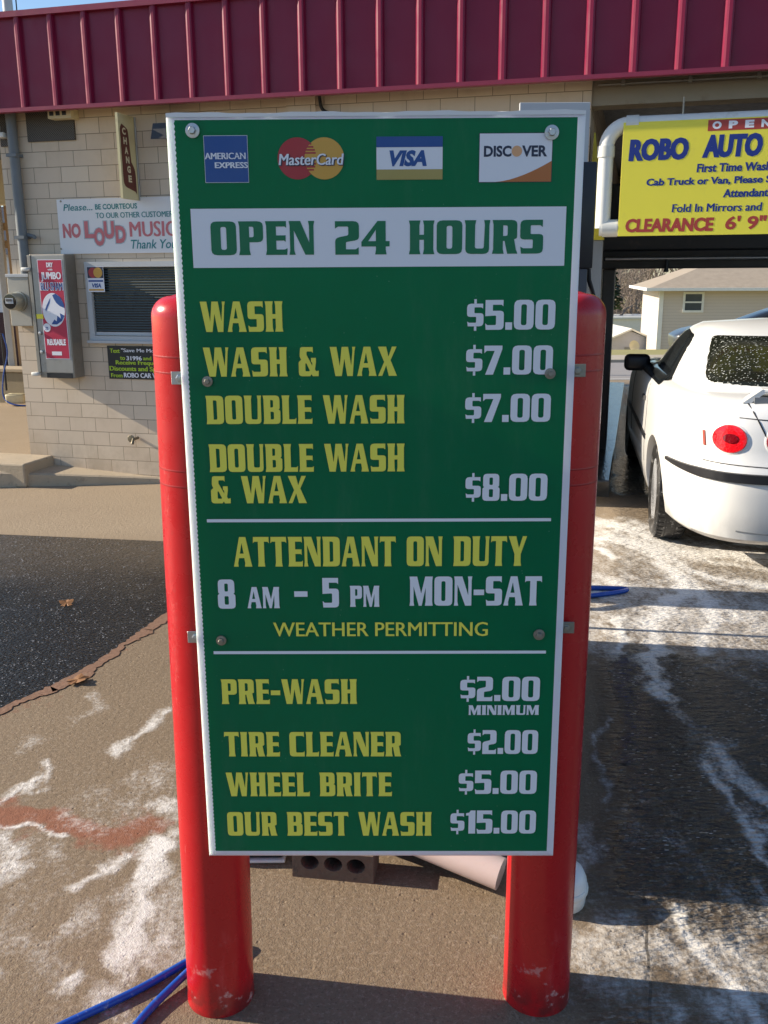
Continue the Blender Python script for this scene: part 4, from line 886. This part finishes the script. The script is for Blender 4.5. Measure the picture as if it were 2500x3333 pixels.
# ------------------------------------------------------------------ cars
def lerp_tab(tab, z):
    if z <= tab[0][0]: return tab[0][1:]
    for a, b in zip(tab, tab[1:]):
        if z <= b[0]:
            k = (z-a[0])/(b[0]-a[0]); return tuple(p+(q-p)*k for p, q in zip(a[1:], b[1:]))
    return tab[-1][1:]
LOW = [(.19, .76, -.80, 3.45), (.215, .83, -.90, 3.6), (.25, .865, -.955, 3.67), (.36, .885, -.985, 3.72), (.50, .893, -1.0, 3.74), (.585, .895, -1.0, 3.74), (.64, .893, -.992, 3.72), (.68, .892, -.955, 3.68), (.75, .89, -.945, 3.62), (.84, .885, -.93, 3.52),
       (.91, .873, -.91, 3.4), (.955, .85, -.875, 3.2), (.985, .815, -.82, 3.0), (1.005, .74, -.74, 2.7), (1.015, .5, -.6, 2.3)]
UP = [(.96, .79, -.62, 2.1), (1.0, .775, -.56, 1.98), (1.1, .735, -.38, 1.68), (1.2, .69, -.17, 1.38), (1.28, .645, 0.02, 1.13), (1.325, .60, .14, .98), (1.355, .54, .26, .86), (1.372, .42, .36, .75), (1.378, .2, .45, .65)]
def rings(tab, n, taper, zf=None, N=72):
    v = []; f = []
    for z, w_, yr, yf in tab:
        cy, hl = (yr+yf)/2, (yf-yr)/2
        for k in range(N):
            t = 2*math.pi*k/N; c, s_ = math.cos(t), math.sin(t)
            x = w_*math.copysign(abs(c)**(2/n), c); y = cy+hl*math.copysign(abs(s_)**(2/n), s_)
            if taper:
                if y < .1: x *= 1-.1*min(1, (.1-y)/1.1)**1.6
                if y > 2.4: x *= 1-.12*((y-2.4)/1.3)**2
            zz = z if zf is None else zf(y, z)
            v.append((x, y, zz))
    m = len(tab)
    f = [(i*N+k, i*N+(k+1) % N, (i+1)*N+(k+1) % N, (i+1)*N+k) for i in range(m-1) for k in range(N)]
    f += [tuple(range(N))[::-1], tuple((m-1)*N+k for k in range(N))]
    return v, f
def dense(tab, step=.02):
    out = []; z = tab[0][0]
    while z < tab[-1][0]-1e-6: out.append((z, *lerp_tab(tab, z))); z += step
    return out+[tab[-1]]
def hood(y, z):
    if z < .6 or y < 1.7: return z
    k = min(1, (y-1.7)/2.0); k = k*k*(3-2*k); return z-(z-.6)*.5*k
def car_body(lift=0.0):
    lo = rings([(z, *r) for z, *r in LOW], 5.6, True, hood, 96); up = rings(dense(UP, .03), 3.6, False, None, 96)
    if lift: up = ([(x, y, z+(z-.96)*lift) for x, y, z in up[0]], up[1])
    return lo, up
def make_car(t, paint, glass, white):
    lo, up = car_body(0 if white else .1)
    # cut wheel arches out of the lower shell
    me = bpy.data.meshes.new('cut'); me.from_pydata(lo[0], [], lo[1]); oa = bpy.data.objects.new('cut', me); COL.objects.link(oa)
    cut = MB()
    for y in (0, 2.8): cut.lathe([(.355, -1.1), (.355, 1.1)], 40, (0, y, .31), 'X')
    ob = cut.build('cutter', None, None, rec=True); md = oa.modifiers.new('b', 'BOOLEAN'); md.object = ob; md.operation = 'DIFFERENCE'; md.solver = 'EXACT'
    bm0 = bmesh.new(); bm0.from_mesh(me); bmesh.ops.recalc_face_normals(bm0, faces=bm0.faces); bm0.to_mesh(me); bm0.free()
    bpy.context.view_layer.update(); res = bpy.data.meshes.new_from_object(oa.evaluated_get(bpy.context.evaluated_depsgraph_get()))
    mb = MB(); mb.add([v.co for v in res.vertices], [tuple(p.vertices) for p in res.polygons]); mb.add(*up)
    for o in (oa, ob): bpy.data.objects.remove(o)
    body = mb.build('body', paint, t, 38, rec=False)
    bv = BVHTree.FromPolygons([Vector(v) for v in lo[0]]+[Vector(v) for v in up[0]], lo[1]+[tuple(i+len(lo[0]) for i in f) for f in up[1]])
    def cast(u, z, way):
        o, d = {'rear': ((u, -4, z), (0, 1, 0)), 'front': ((u, 6, z), (0, -1, 0)), 'left': ((-3, u, z), (1, 0, 0)), 'right': ((3, u, z), (-1, 0, 0))}[way]
        loc, nrm, *_ = bv.ray_cast(Vector(o), Vector(d))
        if loc is None: return None
        if nrm.dot(Vector(d)) > 0: nrm = -nrm
        return loc, nrm
    def patch(name, outline, way, off, mat, parent=t, inset=10, smooth=40):
        out = rounded(outline, 5) if len(outline[0]) > 2 else outline
        cx = sum(p[0] for p in out)/len(out); cz = sum(p[1] for p in out)/len(out)
        dn = []
        for i, p in enumerate(out):                       # subdivide the outline
            q = out[(i+1) % len(out)]; L = math.hypot(q[0]-p[0], q[1]-p[1]); k = max(1, int(L/.05))
            dn += [(p[0]+(q[0]-p[0])*j/k, p[1]+(q[1]-p[1])*j/k) for j in range(k)]
        v = []; f = []; n = len(dn)
        for j in range(inset+1):
            s = 1-j/inset*.999
            for p in dn:
                h = cast(cx+(p[0]-cx)*s, cz+(p[1]-cz)*s, way)
                v.append(h[0]+h[1]*(off if j else -.002) if h else Vector(v[-1]) if v else Vector((0, 0, 1)))
        for j in range(inset):
            for k in range(n): f.append((j*n+k, j*n+(k+1) % n, (j+1)*n+(k+1) % n, (j+1)*n+k))
        mb = MB().add(v, f); return mb.build(name, mat, parent, smooth)
    def seam(name, pts, way, r, mat, parent=t):
        P = []
        for i in range(len(pts)-1):
            a, b = pts[i], pts[i+1]; k = max(2, int(math.hypot(b[0]-a[0], b[1]-a[1])/.04))
            for j in range(k+(i == len(pts)-2)):
                h = cast(a[0]+(b[0]-a[0])*j/k, a[1]+(b[1]-a[1])*j/k, way)
                if h: P.append(h[0])
        mb = MB().tube(P, r, 6); return mb.build(name, mat, parent, 60)
    patch('rear_window', [(-.68, 1.035, .06), (.68, 1.035, .06), (.585, 1.297, .05), (-.585, 1.297, .05)], 'rear', .005, glass['rear'])
    patch('windshield', [(-.66, 1.03, .06), (.66, 1.03, .06), (.56, 1.29, .05), (-.56, 1.29, .05)], 'front', .005, glass['side'])
    for way in ('left', 'right'):
        patch('side_window', [(.22, .945, .07), (1.95, .93, .04), (1.2, 1.275, .08), (.75, 1.31, .1), (.26, 1.285, .1)], way, .006, glass['side'])
        patch('side_moulding', [(.42, .56), (2.3, .56), (2.3, .60), (.42, .60)], way, .008, M['black_plastic'])
    bs_ = []
    zs = .60; w_, yr, yf = lerp_tab(LOW, zs); N = 400
    for k in range(N):
        tt = math.pi+math.pi*k/N; c, s_ = math.cos(tt), math.sin(tt); x = w_*math.copysign(abs(c)**(2/5.6), c); y = (yr+yf)/2+(yf-yr)/2*math.copysign(abs(s_)**(2/5.6), s_)
        if y < .1: x *= 1-.1*min(1, (.1-y)/1.1)**1.6
        if y < -.40: bs_.append(Vector((x, y, zs)))
    sv = []
    for i, p in enumerate(bs_):
        d_ = (bs_[min(i+1, len(bs_)-1)]-bs_[max(i-1, 0)]).normalized(); nn = Vector((d_.y, -d_.x, 0)); hh = .008+.016*min(1, max(0, (-p.y-.40)/.42))
        sv += [p-nn*.01+Vector((0, 0, hh+.004)), p+nn*.012+Vector((0, 0, hh)), p+nn*.012-Vector((0, 0, hh)), p-nn*.01-Vector((0, 0, hh+.004))]
    MB().add(sv, [(4*i+q, 4*i+4+q, 4*i+5+q, 4*i+1+q) for i in range(len(bs_)-1) for q in range(3)]).build('bumper_strip', M['black_plastic'], t, 40)
    for x in (-.56, -.30, .30, .56):
        red = glass['lamp'] if abs(x) > .5 else glass['lamp_dark']
        patch('bezel', ring_pts(x, .80, .099, .09, 30), 'rear', .004, paint)
        l = patch('taillight', ring_pts(x, .80, .088, .079, 30), 'rear', .011, red)
        patch('inner_lens', ring_pts(x+.004, .803, .038, .028, 24), 'rear', .016, glass['lamp_dark'], l)
    for s in (-1, 1):
        seam('trunk_seam', [(s*.47, .985), (s*.425, .90), (s*.30, .66)] , 'rear', .0045, M['black_rubber'], body)
        patch('side_marker', [(-.80, .745), (-.785, .745), (-.76, .83), (-.775, .83)], 'left' if s < 0 else 'right', .006, glass['marker'])
    seam('trunk_seam', [(-.52, .915), (-.2, .90), (.2, .90), (.52, .915)], 'rear', .0035, M['dark_grey'], body)
    seam('bumper_seam', [(-.68, .668), (-.3, .66), (.3, .66), (.68, .668)], 'rear', .004, M['dark_grey'], body)
    seam('bumper_joint', [(-.5, .30), (-.2, .285), (.2, .285), (.5, .30)], 'rear', .004, M['grey'], body)
    for way in ('left', 'right'):
        seam('door_seam', [(.62, .93), (.52, .75), (.52, .4)], way, .0035, M['dark_grey'], body); seam('door_seam', [(1.9, .9), (1.95, .7), (1.92, .4)], way, .0035, M['dark_grey'], body)
        patch('door_handle', [(.68, .80), (.86, .80), (.86, .83), (.68, .83)], way, .014, M['dark_grey'])
    if white:
        # spoiler on the deck lid: slanted foot and wing with a gap
        mb = MB()
        def wing(x0, x1, z0, z1, y0=-.80, y1=-.70): mb.bbox((x0, y0, z0), (x1, y1, z1), .009)
        wing(-.40, .40, 1.04, 1.062)
        for s in (-1, 1):
            v = []
            for (x, z) in ((.50, .985), (.455, .985), (.385, 1.042), (.40, 1.062)): v += [(s*x, -.80, z), (s*x, -.70, z)]
            q = [(0, 2, 4, 6), (7, 5, 3, 1), (0, 1, 3, 2), (2, 3, 5, 4), (4, 5, 7, 6), (6, 7, 1, 0)]; mb.add(v, q if s > 0 else [tuple(reversed(i)) for i in q])
        mb.build('spoiler', paint, t, 40)
        MB().box((-.44, -.81, .985), (.44, -.62, 1.018)).build('spoiler_base', M['grey'], t)
        # script badge, too small to read in the photo
        random.seed(5); bd = MB(); x = -.335
        for k in range(9):
            wv = .03 if k == 0 else .022; hv = .03 if k == 0 else random.uniform(.013, .019)
            h = cast(x+wv/2, .945, 'rear')
            if h: bd.bbox((x, h[0].y-.012, .932), (x+wv*.92, h[0].y+.004, .932+hv), .004, seg=1)
            x += wv
        bd.build('badge', M['ink_signblue'], t)
    for s in (-1, 1):
        mir = MB().bbox((s*.90-.10 if s > 0 else s*.90-.10, 1.50, .925), (s*.90+.10, 1.60, 1.055), .04, seg=3).build('mirror', M['black_plastic'], t, 50)
        MB().tube([(s*.78, 1.58, .955), (s*.85, 1.56, .96)], .025, 8).build('mirror_arm', M['black_plastic'], mir, 50)
    for y in (0, 2.8):
        for s in (-1, 1):
            wh = sub('wheel', t, (s*.765, y, .312))
            r = .312; prof = [(.20, -.09), (.25, -.1), (.285, -.1), (r-.006, -.085), (r, -.06), (r, .06), (r-.006, .085), (.285, .1), (.25, .1), (.20, .09)]
            ty = MB().lathe(prof, 56, (0, 0, 0), 'X'); ty.build('tyre', glass['tyre'], wh, 35)
            grooves = MB()
            for gx in (-.03, .03): grooves.lathe([(r+.0006, gx-.004), (r+.0008, gx+.004)], 48, (0, 0, 0), 'X')
            for k in range(48):
                a = 2*math.pi*k/48; c_, s__ = math.cos(a), math.sin(a); Rm = Matrix.Rotation(a, 4, 'X')
                for side in (-.062, .062): grooves.box((side-.018, -.004, r-.01), (side+.018, .004, r+.003), Rm)
            grooves.build('tread', M['black_rubber'], wh)
            o = s*.07
            rm = MB().lathe([(.205, o-.02), (.20, o+.012*s), (.19, o+.012*s), (.16, o-.0*s), (.05, o+.006*s), (.03, o+.012*s), (.001, o+.014*s)], 40, (0, 0, 0), 'X')
            for k in range(6):
                Rm = Matrix.Rotation(2*math.pi*k/6, 4, 'X'); rm.bbox((o+.004*s-.008, -.03, .03), (o+.004*s+.008, .03, .19), .006, Rm, 1)
            rm.build('rim', glass['rim'], wh, 40)
    wl_d = MB()
    for y in (0, 2.8): wl_d.box((-.62, y-.34, .2), (.62, y+.34, .66))
    wl_d.build('wheel_well', M['black_rubber'], t)
    return cast

def droplet_glass():
    t = NT('wet_rear_glass'); n = t.rng(t.voro(60, t.map((1, 1, .8))), .36, .2)
    keep = t.rng(t.noise(30, 2), .40, .5); k2 = t.rng(t.voro(70, t.map((1, 1, .6))), .16, .1); keep2 = t.rng(t.noise(22, 2, .5, t.map(loc=(3, 1, 2))), .48, .56)
    d = t.math('MAXIMUM', t.math('MULTIPLY', n, keep), t.math('MULTIPLY', k2, keep2))
    t.set('Base Color', t.mix(d, (.012, .014, .01), (.36, .37, .34))); t.set('Specular IOR Level', .3); t.set('Roughness', t.rng(d, 0, 1, .08, .3)); t.set('Normal', t.bump(d, .6, .006)); return t.m
def lamp_mat(name, a, b):
    t = NT(name); t.set('Base Color', t.mix(t.noise(9, 3), a, b)); t.set('Roughness', .08); t.set('Normal', t.bump(t.voro(70), .35, .004)); t.set('Coat Weight', .6); t.set('Coat Roughness', .03)
    t.set('Subsurface Weight', .3); t.set('Subsurface Scale', .02); return t.m
def tyre_mat():
    t = NT('wet_tyre'); c = t.mix(t.rng(t.noise(28, 6, .7), .55, .68), (.012, .012, .013), (.3, .3, .3)); t.set('Base Color', c); t.set('Roughness', .35); t.set('Normal', t.bump(t.noise(60, 4), .5, .006)); return t.m
def car_paint(name, col, dirt=.1):
    t = NT(name); x, y, z = t.sep()
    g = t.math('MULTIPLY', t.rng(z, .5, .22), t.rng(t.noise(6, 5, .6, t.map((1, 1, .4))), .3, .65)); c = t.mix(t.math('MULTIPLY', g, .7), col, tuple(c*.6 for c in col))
    c = t.mix(t.math('MULTIPLY', t.rng(t.noise(25, 5, .7), .62, .72), dirt), c, (.3, .27, .23))
    t.set('Base Color', c); t.set('Roughness', .3); t.set('Coat Weight', .5); t.set('Coat Roughness', .04); return t.m
GL = {'rear': droplet_glass(), 'side': M['glass_dark'], 'lamp': lamp_mat('red_lens', (.75, .004, .012), (.85, .012, .02)), 'lamp_dark': lamp_mat('dark_red_lens', (.16, .002, .008), (.26, .004, .01)), 'marker': simple('marker_lens', (.35, .06, .04), .3), 'tyre': tyre_mat(), 'rim': simple('soapy_rim', (.6, .62, .66), .35, .4, dirt=((.2, .2, .22), 20))}
CH = R_(-11)
CARM = Matrix.Translation((2.60, 5.77, 0)) @ Matrix.Rotation(CH, 4, 'Z')
car = thing('white_car', 'wet white coupe with round red taillights driving into the wash bay', 'car', M=CARM)
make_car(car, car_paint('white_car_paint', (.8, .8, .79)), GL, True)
yb = 24.2
dc = thing('dark_car', 'dark blue grey car parked in front of the beige house', 'car', M=Matrix.Translation((11.9, 26.6, terrain_z(26.6)+.115)) @ Matrix.Rotation(R_(84), 4, 'Z'))
make_car(dc, car_paint('dark_car_paint', (.05, .06, .075)), {**GL, 'rear': M['glass_dark']}, False)

# ------------------------------------------------------------------ across the road: house, shed, trees
HB = -1.33
HM = Matrix.Translation((11.6, 40, HB)) @ Matrix.Rotation(R_(-10), 4, 'Z')
hs = thing('house', 'beige single storey house with hipped tan roof seen beyond the wash bay', 'house', M=HM)
def siding():
    t = NT('beige_siding'); x, y, z = t.sep(); l = t.math('FRACT', t.math('MULTIPLY', z, 8.0))
    t.set('Base Color', t.mix(t.rng(l, .0, .12), (.4, .345, .31), (.62, .54, .49))); t.set('Roughness', .6); t.set('Normal', t.bump(l, .4, .02)); return t.m
sd = siding()
MB().box((0, 0, -2.0), (5.0, 8, 2.35)).box((5.0, 1.5, -2.0), (16, 8, 2.35)).build('wall', sd, hs)
MB().box((-.06, -.05, -.3), (.12, .0, 2.34)).box((-.05, .0, -.3), (0, .12, 2.34)).build('corner_board', M['white_paint'], hs)
e, r = .55, 2.9
rv = [(-e, -e, 2.36), (16+e, -e, 2.36), (16+e, 8+e, 2.36), (-e, 8+e, 2.36), (4.2, 3.9, 2.36+1.75), (12, 3.9, 2.36+1.75)]
MB().add(rv, [(0, 1, 5, 4), (1, 2, 5), (2, 3, 4, 5), (3, 0, 4), (3, 2, 1, 0)]).build('roof', M['roof'], hs)
MB().add([(4.6, -e-.001, 2.37), (8.6, -e-.001, 2.37), (6.6, 2.6, 3.55), (4.6, -e-.6, 2.36), (8.6, -e-.6, 2.36), (6.6, -e-.6, 3.0)], [(3, 4, 5), (3, 5, 2, 0), (5, 4, 1, 2)]).build('porch_gable', M['roof'], hs)
MB().box((-e-.1, -e-.1, 2.26), (16+e, -e+.02, 2.38)).box((-e-.1, -e+.02, 2.26), (-e+.02, 8+e, 2.38)).build('gutter', M['white_paint'], hs)
a = lambda px, py: (HM.inverted() @ hit(px, py, HM @ Vector((0, -.02, 0)), HM.to_3x3() @ Vector((0, 1, 0))))
w0, w1 = a(2228, 1010), a(2286, 957)
wn_ = MB().box((w0.x, -.03, w0.z), (w1.x, -.01, w1.z)).build('window', M['housewindow'], hs)
zc = (w0.z+w1.z)/2
MB().box((w0.x-.09, -.06, w0.z-.09), (w1.x+.09, -.0, w0.z)).box((w0.x-.09, -.06, w1.z), (w1.x+.09, 0, w1.z+.09)).box((w0.x-.09, -.06, w0.z), (w0.x, 0, w1.z)).box((w1.x, -.06, w0.z), (w1.x+.09, 0, w1.z)).box((w0.x, -.055, zc-.03), (w1.x, -.03, zc+.03)).build('frame', M['white_paint'], wn_)
MB().box((5.15, -.35, -.2), (5.3, -.2, 2.3)).build('porch_post', M['white_paint'], hs)
dr = MB().box((6.6, 1.45, 0), (8.3, 1.5, 2.1)).build('door', M['white_paint'], hs)
MB().box((6.5, 1.46, 2.1), (8.4, 1.5, 2.2)).build('frame', M['offwhite'], dr)
MB().box((8.7, 1.44, 1.35), (8.95, 1.5, 1.6)).build('house_number', M['cream'], hs)
MB().box((5.5, 1.3, .9), (5.75, 1.5, 1.2)).build('mailbox', M['dark_grey'], hs)
def place_at(px, py, d):
    r_ = ray(px, py); return CAMLOC + r_*(d/r_.y)
P = place_at(2035, 1140, 46)
sh = thing('shed', 'small pale blue grey shed with a low gable beside the house', 'shed', (P.x-1.05, 45, terrain_z(45)+.0))
MB().add([(-.2, 0, 0), (2.2, 0, 0), (2.2, 0, .75), (1.0, 0, 1.25), (-.2, 0, .75), (-.2, 4, 0), (2.2, 4, 0), (2.2, 4, .75), (1.0, 4, 1.25), (-.2, 4, .75)], [(0, 1, 2, 3, 4), (9, 8, 7, 6, 5), (0, 5, 6, 1), (1, 6, 7, 2), (4, 9, 5, 0)]).build('wall', simple('blue_grey_siding', (.42, .43, .5), .7), sh)
MB().add([(-.45, -.2, .66), (1.0, -.2, 1.29), (2.45, -.2, .66), (-.45, 4, .66), (1.0, 4, 1.29), (2.45, 4, .66), (-.45, -.2, .74), (1.0, -.2, 1.37), (2.45, -.2, .74), (-.45, 4, .74), (1.0, 4, 1.37), (2.45, 4, .74)], [(6, 7, 10, 9), (7, 8, 11, 10), (0, 1, 7, 6), (1, 2, 8, 7), (0, 3, 4, 1), (1, 4, 5, 2)]).build('roof', M['offwhite'], sh)
MB().box((.75, -.02, .05), (1.35, 0, .5)).build('door', M['grey'], sh)
P = place_at(2045, 1070, 60)
wb = thing('white_building', 'plain white building far behind the shed', 'building', (P.x-1.2, 60, terrain_z(60)-.1)); MB().box((-.6, 0, 0), (3.2, 5, 2.9)).build('wall', M['white_paint'], wb); MB().box((-.7, -.1, 2.9), (3.3, 5.1, 3.02)).build('roof', M['offwhite'], wb); MB().box((1.5, -.03, 1.5), (2.0, 0, 2.1)).build('window', M['housewindow'], wb)
P = place_at(2061, 1132, 41)
ds = thing('yellow_dish', 'pale yellow oval dish lying on the lawn beside the shed', 'dish', (P.x, 41, terrain_z(41)+.12)); MB().lathe([(.001, 0), (.1, .01), (.24, .09), (.245, .1), (.1, .03), (.001, .02)], 24).build('bowl', M['cream'], ds, 50, M=Matrix.Translation((0, 0, .24)) @ Matrix.Rotation(R_(72), 4, 'X') @ Matrix.Rotation(R_(15), 4, 'Y')); MB().box((-.03, 0, -.1), (.03, .06, .22)).build('stand', M['steel'], ds)

def bare_tree(x, y, h, seed, label, group='bare trees behind the house'):
    rnd = random.Random(seed); t = thing('bare_tree', label, 'tree', (x, y, terrain_z(y)-.1), 0, group)
    trunk = MB(); crown = MB()
    def grow(p, d, L, r, lev):
        pts = [p]; q = p.copy(); dd = d.copy(); k = 4 if lev < 2 else 3
        for i in range(k):
            dd = (dd+Vector((rnd.uniform(-.16, .16), rnd.uniform(-.16, .16), rnd.uniform(-.03, .12)))).normalized(); q = q+dd*(L/k); pts.append(q.copy())
        rs = [r*(1-.45*i/k) for i in range(k+1)]
        (trunk if lev == 0 else crown).tube(pts, rs, 7 if lev < 2 else 4, caps=False)
        if lev < 5:
            for c in range(4 if lev < 3 else 3):
                i = rnd.randint(1 if lev == 0 else 1, k); a_ = rnd.uniform(0, 6.28); sp = rnd.uniform(.45, .95)
                u = dd.cross(Vector((math.cos(a_), math.sin(a_), .3))).normalized(); nd = (dd*math.cos(sp)+u*math.sin(sp)).normalized()
                grow(pts[i], nd, L*rnd.uniform(.58, .8), rs[i]*.6, lev+1)
    grow(Vector((0, 0, 0)), Vector((rnd.uniform(-.06, .06), 0, 1)), h*.36, h*.026, 0)
    trunk.build('trunk', M['bark'], t, 60); crown.build('crown', M['bark'], t)
for i, (px, y, h) in enumerate(((1968, 62, 11), (2030, 66, 12), (2085, 72, 12), (2135, 64, 10), (2005, 84, 14), (2070, 92, 15))):
    P = place_at(px, 900, y)
    bare_tree(P.x, y, h, 30+i, ('tall bare tree nearest the bay edge, left of the others', 'bare tree with spreading twigs above the white building', 'bare tree just left of the house eave', 'bare tree partly hidden behind the house roof', 'distant bare tree behind the leftmost bare tree', 'most distant bare tree in the middle of the row')[i])
woods = MB()
for i in range(16):
    rnd = random.Random(100+i); y = rnd.uniform(95, 150); P = place_at(1900+i*26+rnd.uniform(-10, 10), 900, y)
    def twig(p, d, L, r, lev):
        q = p+d*L; woods.tube([p, q], [r, r*.6], 4, caps=False)
        if lev < 5:
            for c in range(3):
                nd = (d+Vector((rnd.uniform(-.8, .8), rnd.uniform(-.8, .8), rnd.uniform(-.1, .5)))).normalized(); twig(p+d*L*rnd.uniform(.5, 1), nd, L*rnd.uniform(.6, .8), r*.58, lev+1)
    twig(Vector((P.x, y, terrain_z(y)-.2)), Vector((0, 0, 1)), rnd.uniform(3.5, 5), .22, 0)
tag(woods.build('distant_woods', M['bark']), 'far leafless woodland on the skyline beyond the house', 'woods', kind='stuff')
P = place_at(1976, 915, 52)
ev = thing('evergreen_tree', 'dark evergreen tree at the left edge of the bay view', 'tree', (P.x, 52, terrain_z(52))); rnd = random.Random(3); mb = MB()
for k in range(1500):
    z = rnd.uniform(2.8, 6.2); rr = (6.4-z)*.28*math.sqrt(rnd.random()); a_ = rnd.uniform(0, 6.28); c = Vector((rr*math.cos(a_), rr*math.sin(a_), z)); s = rnd.uniform(.07, .16)
    d1 = Vector((rnd.uniform(-1, 1), rnd.uniform(-1, 1), rnd.uniform(-.6, .4))).normalized()*s; d2 = d1.cross(Vector((rnd.uniform(-1, 1), rnd.uniform(-1, 1), 1))).normalized()*s*.5
    mb.add([c-d1-d2, c+d1-d2, c+d1+d2, c-d1+d2], [(0, 1, 2, 3)])
mb.build('crown', M['needles'], ev); MB().tube([(0, 0, -.2), (0, 0, 3), (0, 0, 6.1)], [.14, .09, .02], 8).build('trunk', M['bark'], ev)

# ------------------------------------------------------------------ beyond the wall's left end
lw = thing('low_wall', 'weathered low concrete wall seen past the left end of the block wall', 'wall', (-5.06, 12.73, 0), R_(-15))
MB().bbox((-6, 0, -.1), (.55, .3, .42), .02).build('body', simple('stained_concrete', (.3, .25, .17), .85, dirt=((.13, .11, .08), 4), bump=.5, bscale=40), lw); MB().bbox((-6.05, -.03, .42), (.6, .33, .47), .01).build('cap', walk_mat, lw)
P0 = hit(44, 1205, (0, 13.2, 0), (0, 1, 0))
po = thing('steel_post', 'light grey steel post rising from the low wall at the left', 'post', (P0.x, 13.2, .30)); MB().bbox((-.045, -.045, 0), (.045, .045, 3.2), .006).build('shaft', M['lightgrey'], po); MB().bbox((-.1, -.1, 0), (.1, .1, .012), .003).build('base_plate', M['steel'], po)
fr = thing('timber_frame', 'tan timber frame standing behind the light grey post', 'frame', (P0.x+.09, 13.25, .3)); 
for x in (-.62, -.02): MB().box((x, 0, 0), (x+.11, .09, 3.2)).build('upright', M['wood'], fr)
for z in (1.75, 1.98, 2.75): MB().box((-.51, .01, z), (-.02, .08, z+.1)).build('rail', M['wood'], fr)
MB().tube([(-.9, -.1, 2.62), (-.2, -.1, 2.58), (.2, -.05, 2.5)], .012, 8).build('red_line', M['ink_red'], fr)
P1 = hit(30, 1150, (0, 24, 0), (0, 1, 0))
gh = thing('garage', 'white garage with a dark red door far off at the left edge', 'garage', (P1.x-4, 24, terrain_z(24)-.1)); MB().box((-3, 0, 0), (5.2, 5, 2.9)).build('wall', M['white_paint'], gh); MB().add([(-3.3, -.3, 2.9), (5.5, -.3, 2.9), (5.5, 5.3, 2.9), (-3.3, 5.3, 2.9), (-3.3, 2.5, 4.2), (5.5, 2.5, 4.2)], [(0, 1, 5, 4), (2, 3, 4, 5), (1, 2, 5), (3, 0, 4), (3, 2, 1, 0)]).build('roof', M['dark_grey'], gh); MB().box((2.6, -.04, 0), (4.6, 0, 1.5)).build('door', simple('dark_red_door', (.07, .025, .02), .6), gh)
wd = thing('wash_brush', 'foam wash brush hanging by its blue hose against the low wall', 'brush', (hit(38, 1290, (0, 12.5, 0), (0, 1, 0)).x, 12.5, 0)); MB().tube([(-.05, 0, .95), (-.06, 0, .2)], .014, 8).build('handle', M['black_plastic'], wd); MB().bbox((-.06, -.09, .03), (.2, .05, .16), .025).build('head', M['cream'], wd, 50); MB().tube(smooth_path([(-.02, -.03, .95), (.02, -.04, .7), (-.06, -.05, .4), (-.08, -.06, .12), (.1, -.12, .02), (.5, -.1, .012)]), .01, 8).build('hose', M['blue_hose'], wd, 60)
P2 = hit(26, 30, (0, 20, 0), (0, 1, 0))
up_ = thing('utility_pole', 'grey metal light pole rising behind the maroon fascia at top left', 'pole', (P2.x, 20, terrain_z(20))); MB().lathe([(.2, 0), (.2, .05), (.11, .08), (.085, 12.5), (.001, 12.52)], 20).build('shaft', M['lightgrey'], up_, 40); MB().tube([(.17, 0, 0), (.17, 0, 12)], .012, 6).build('cable', M['black_rubber'], up_)
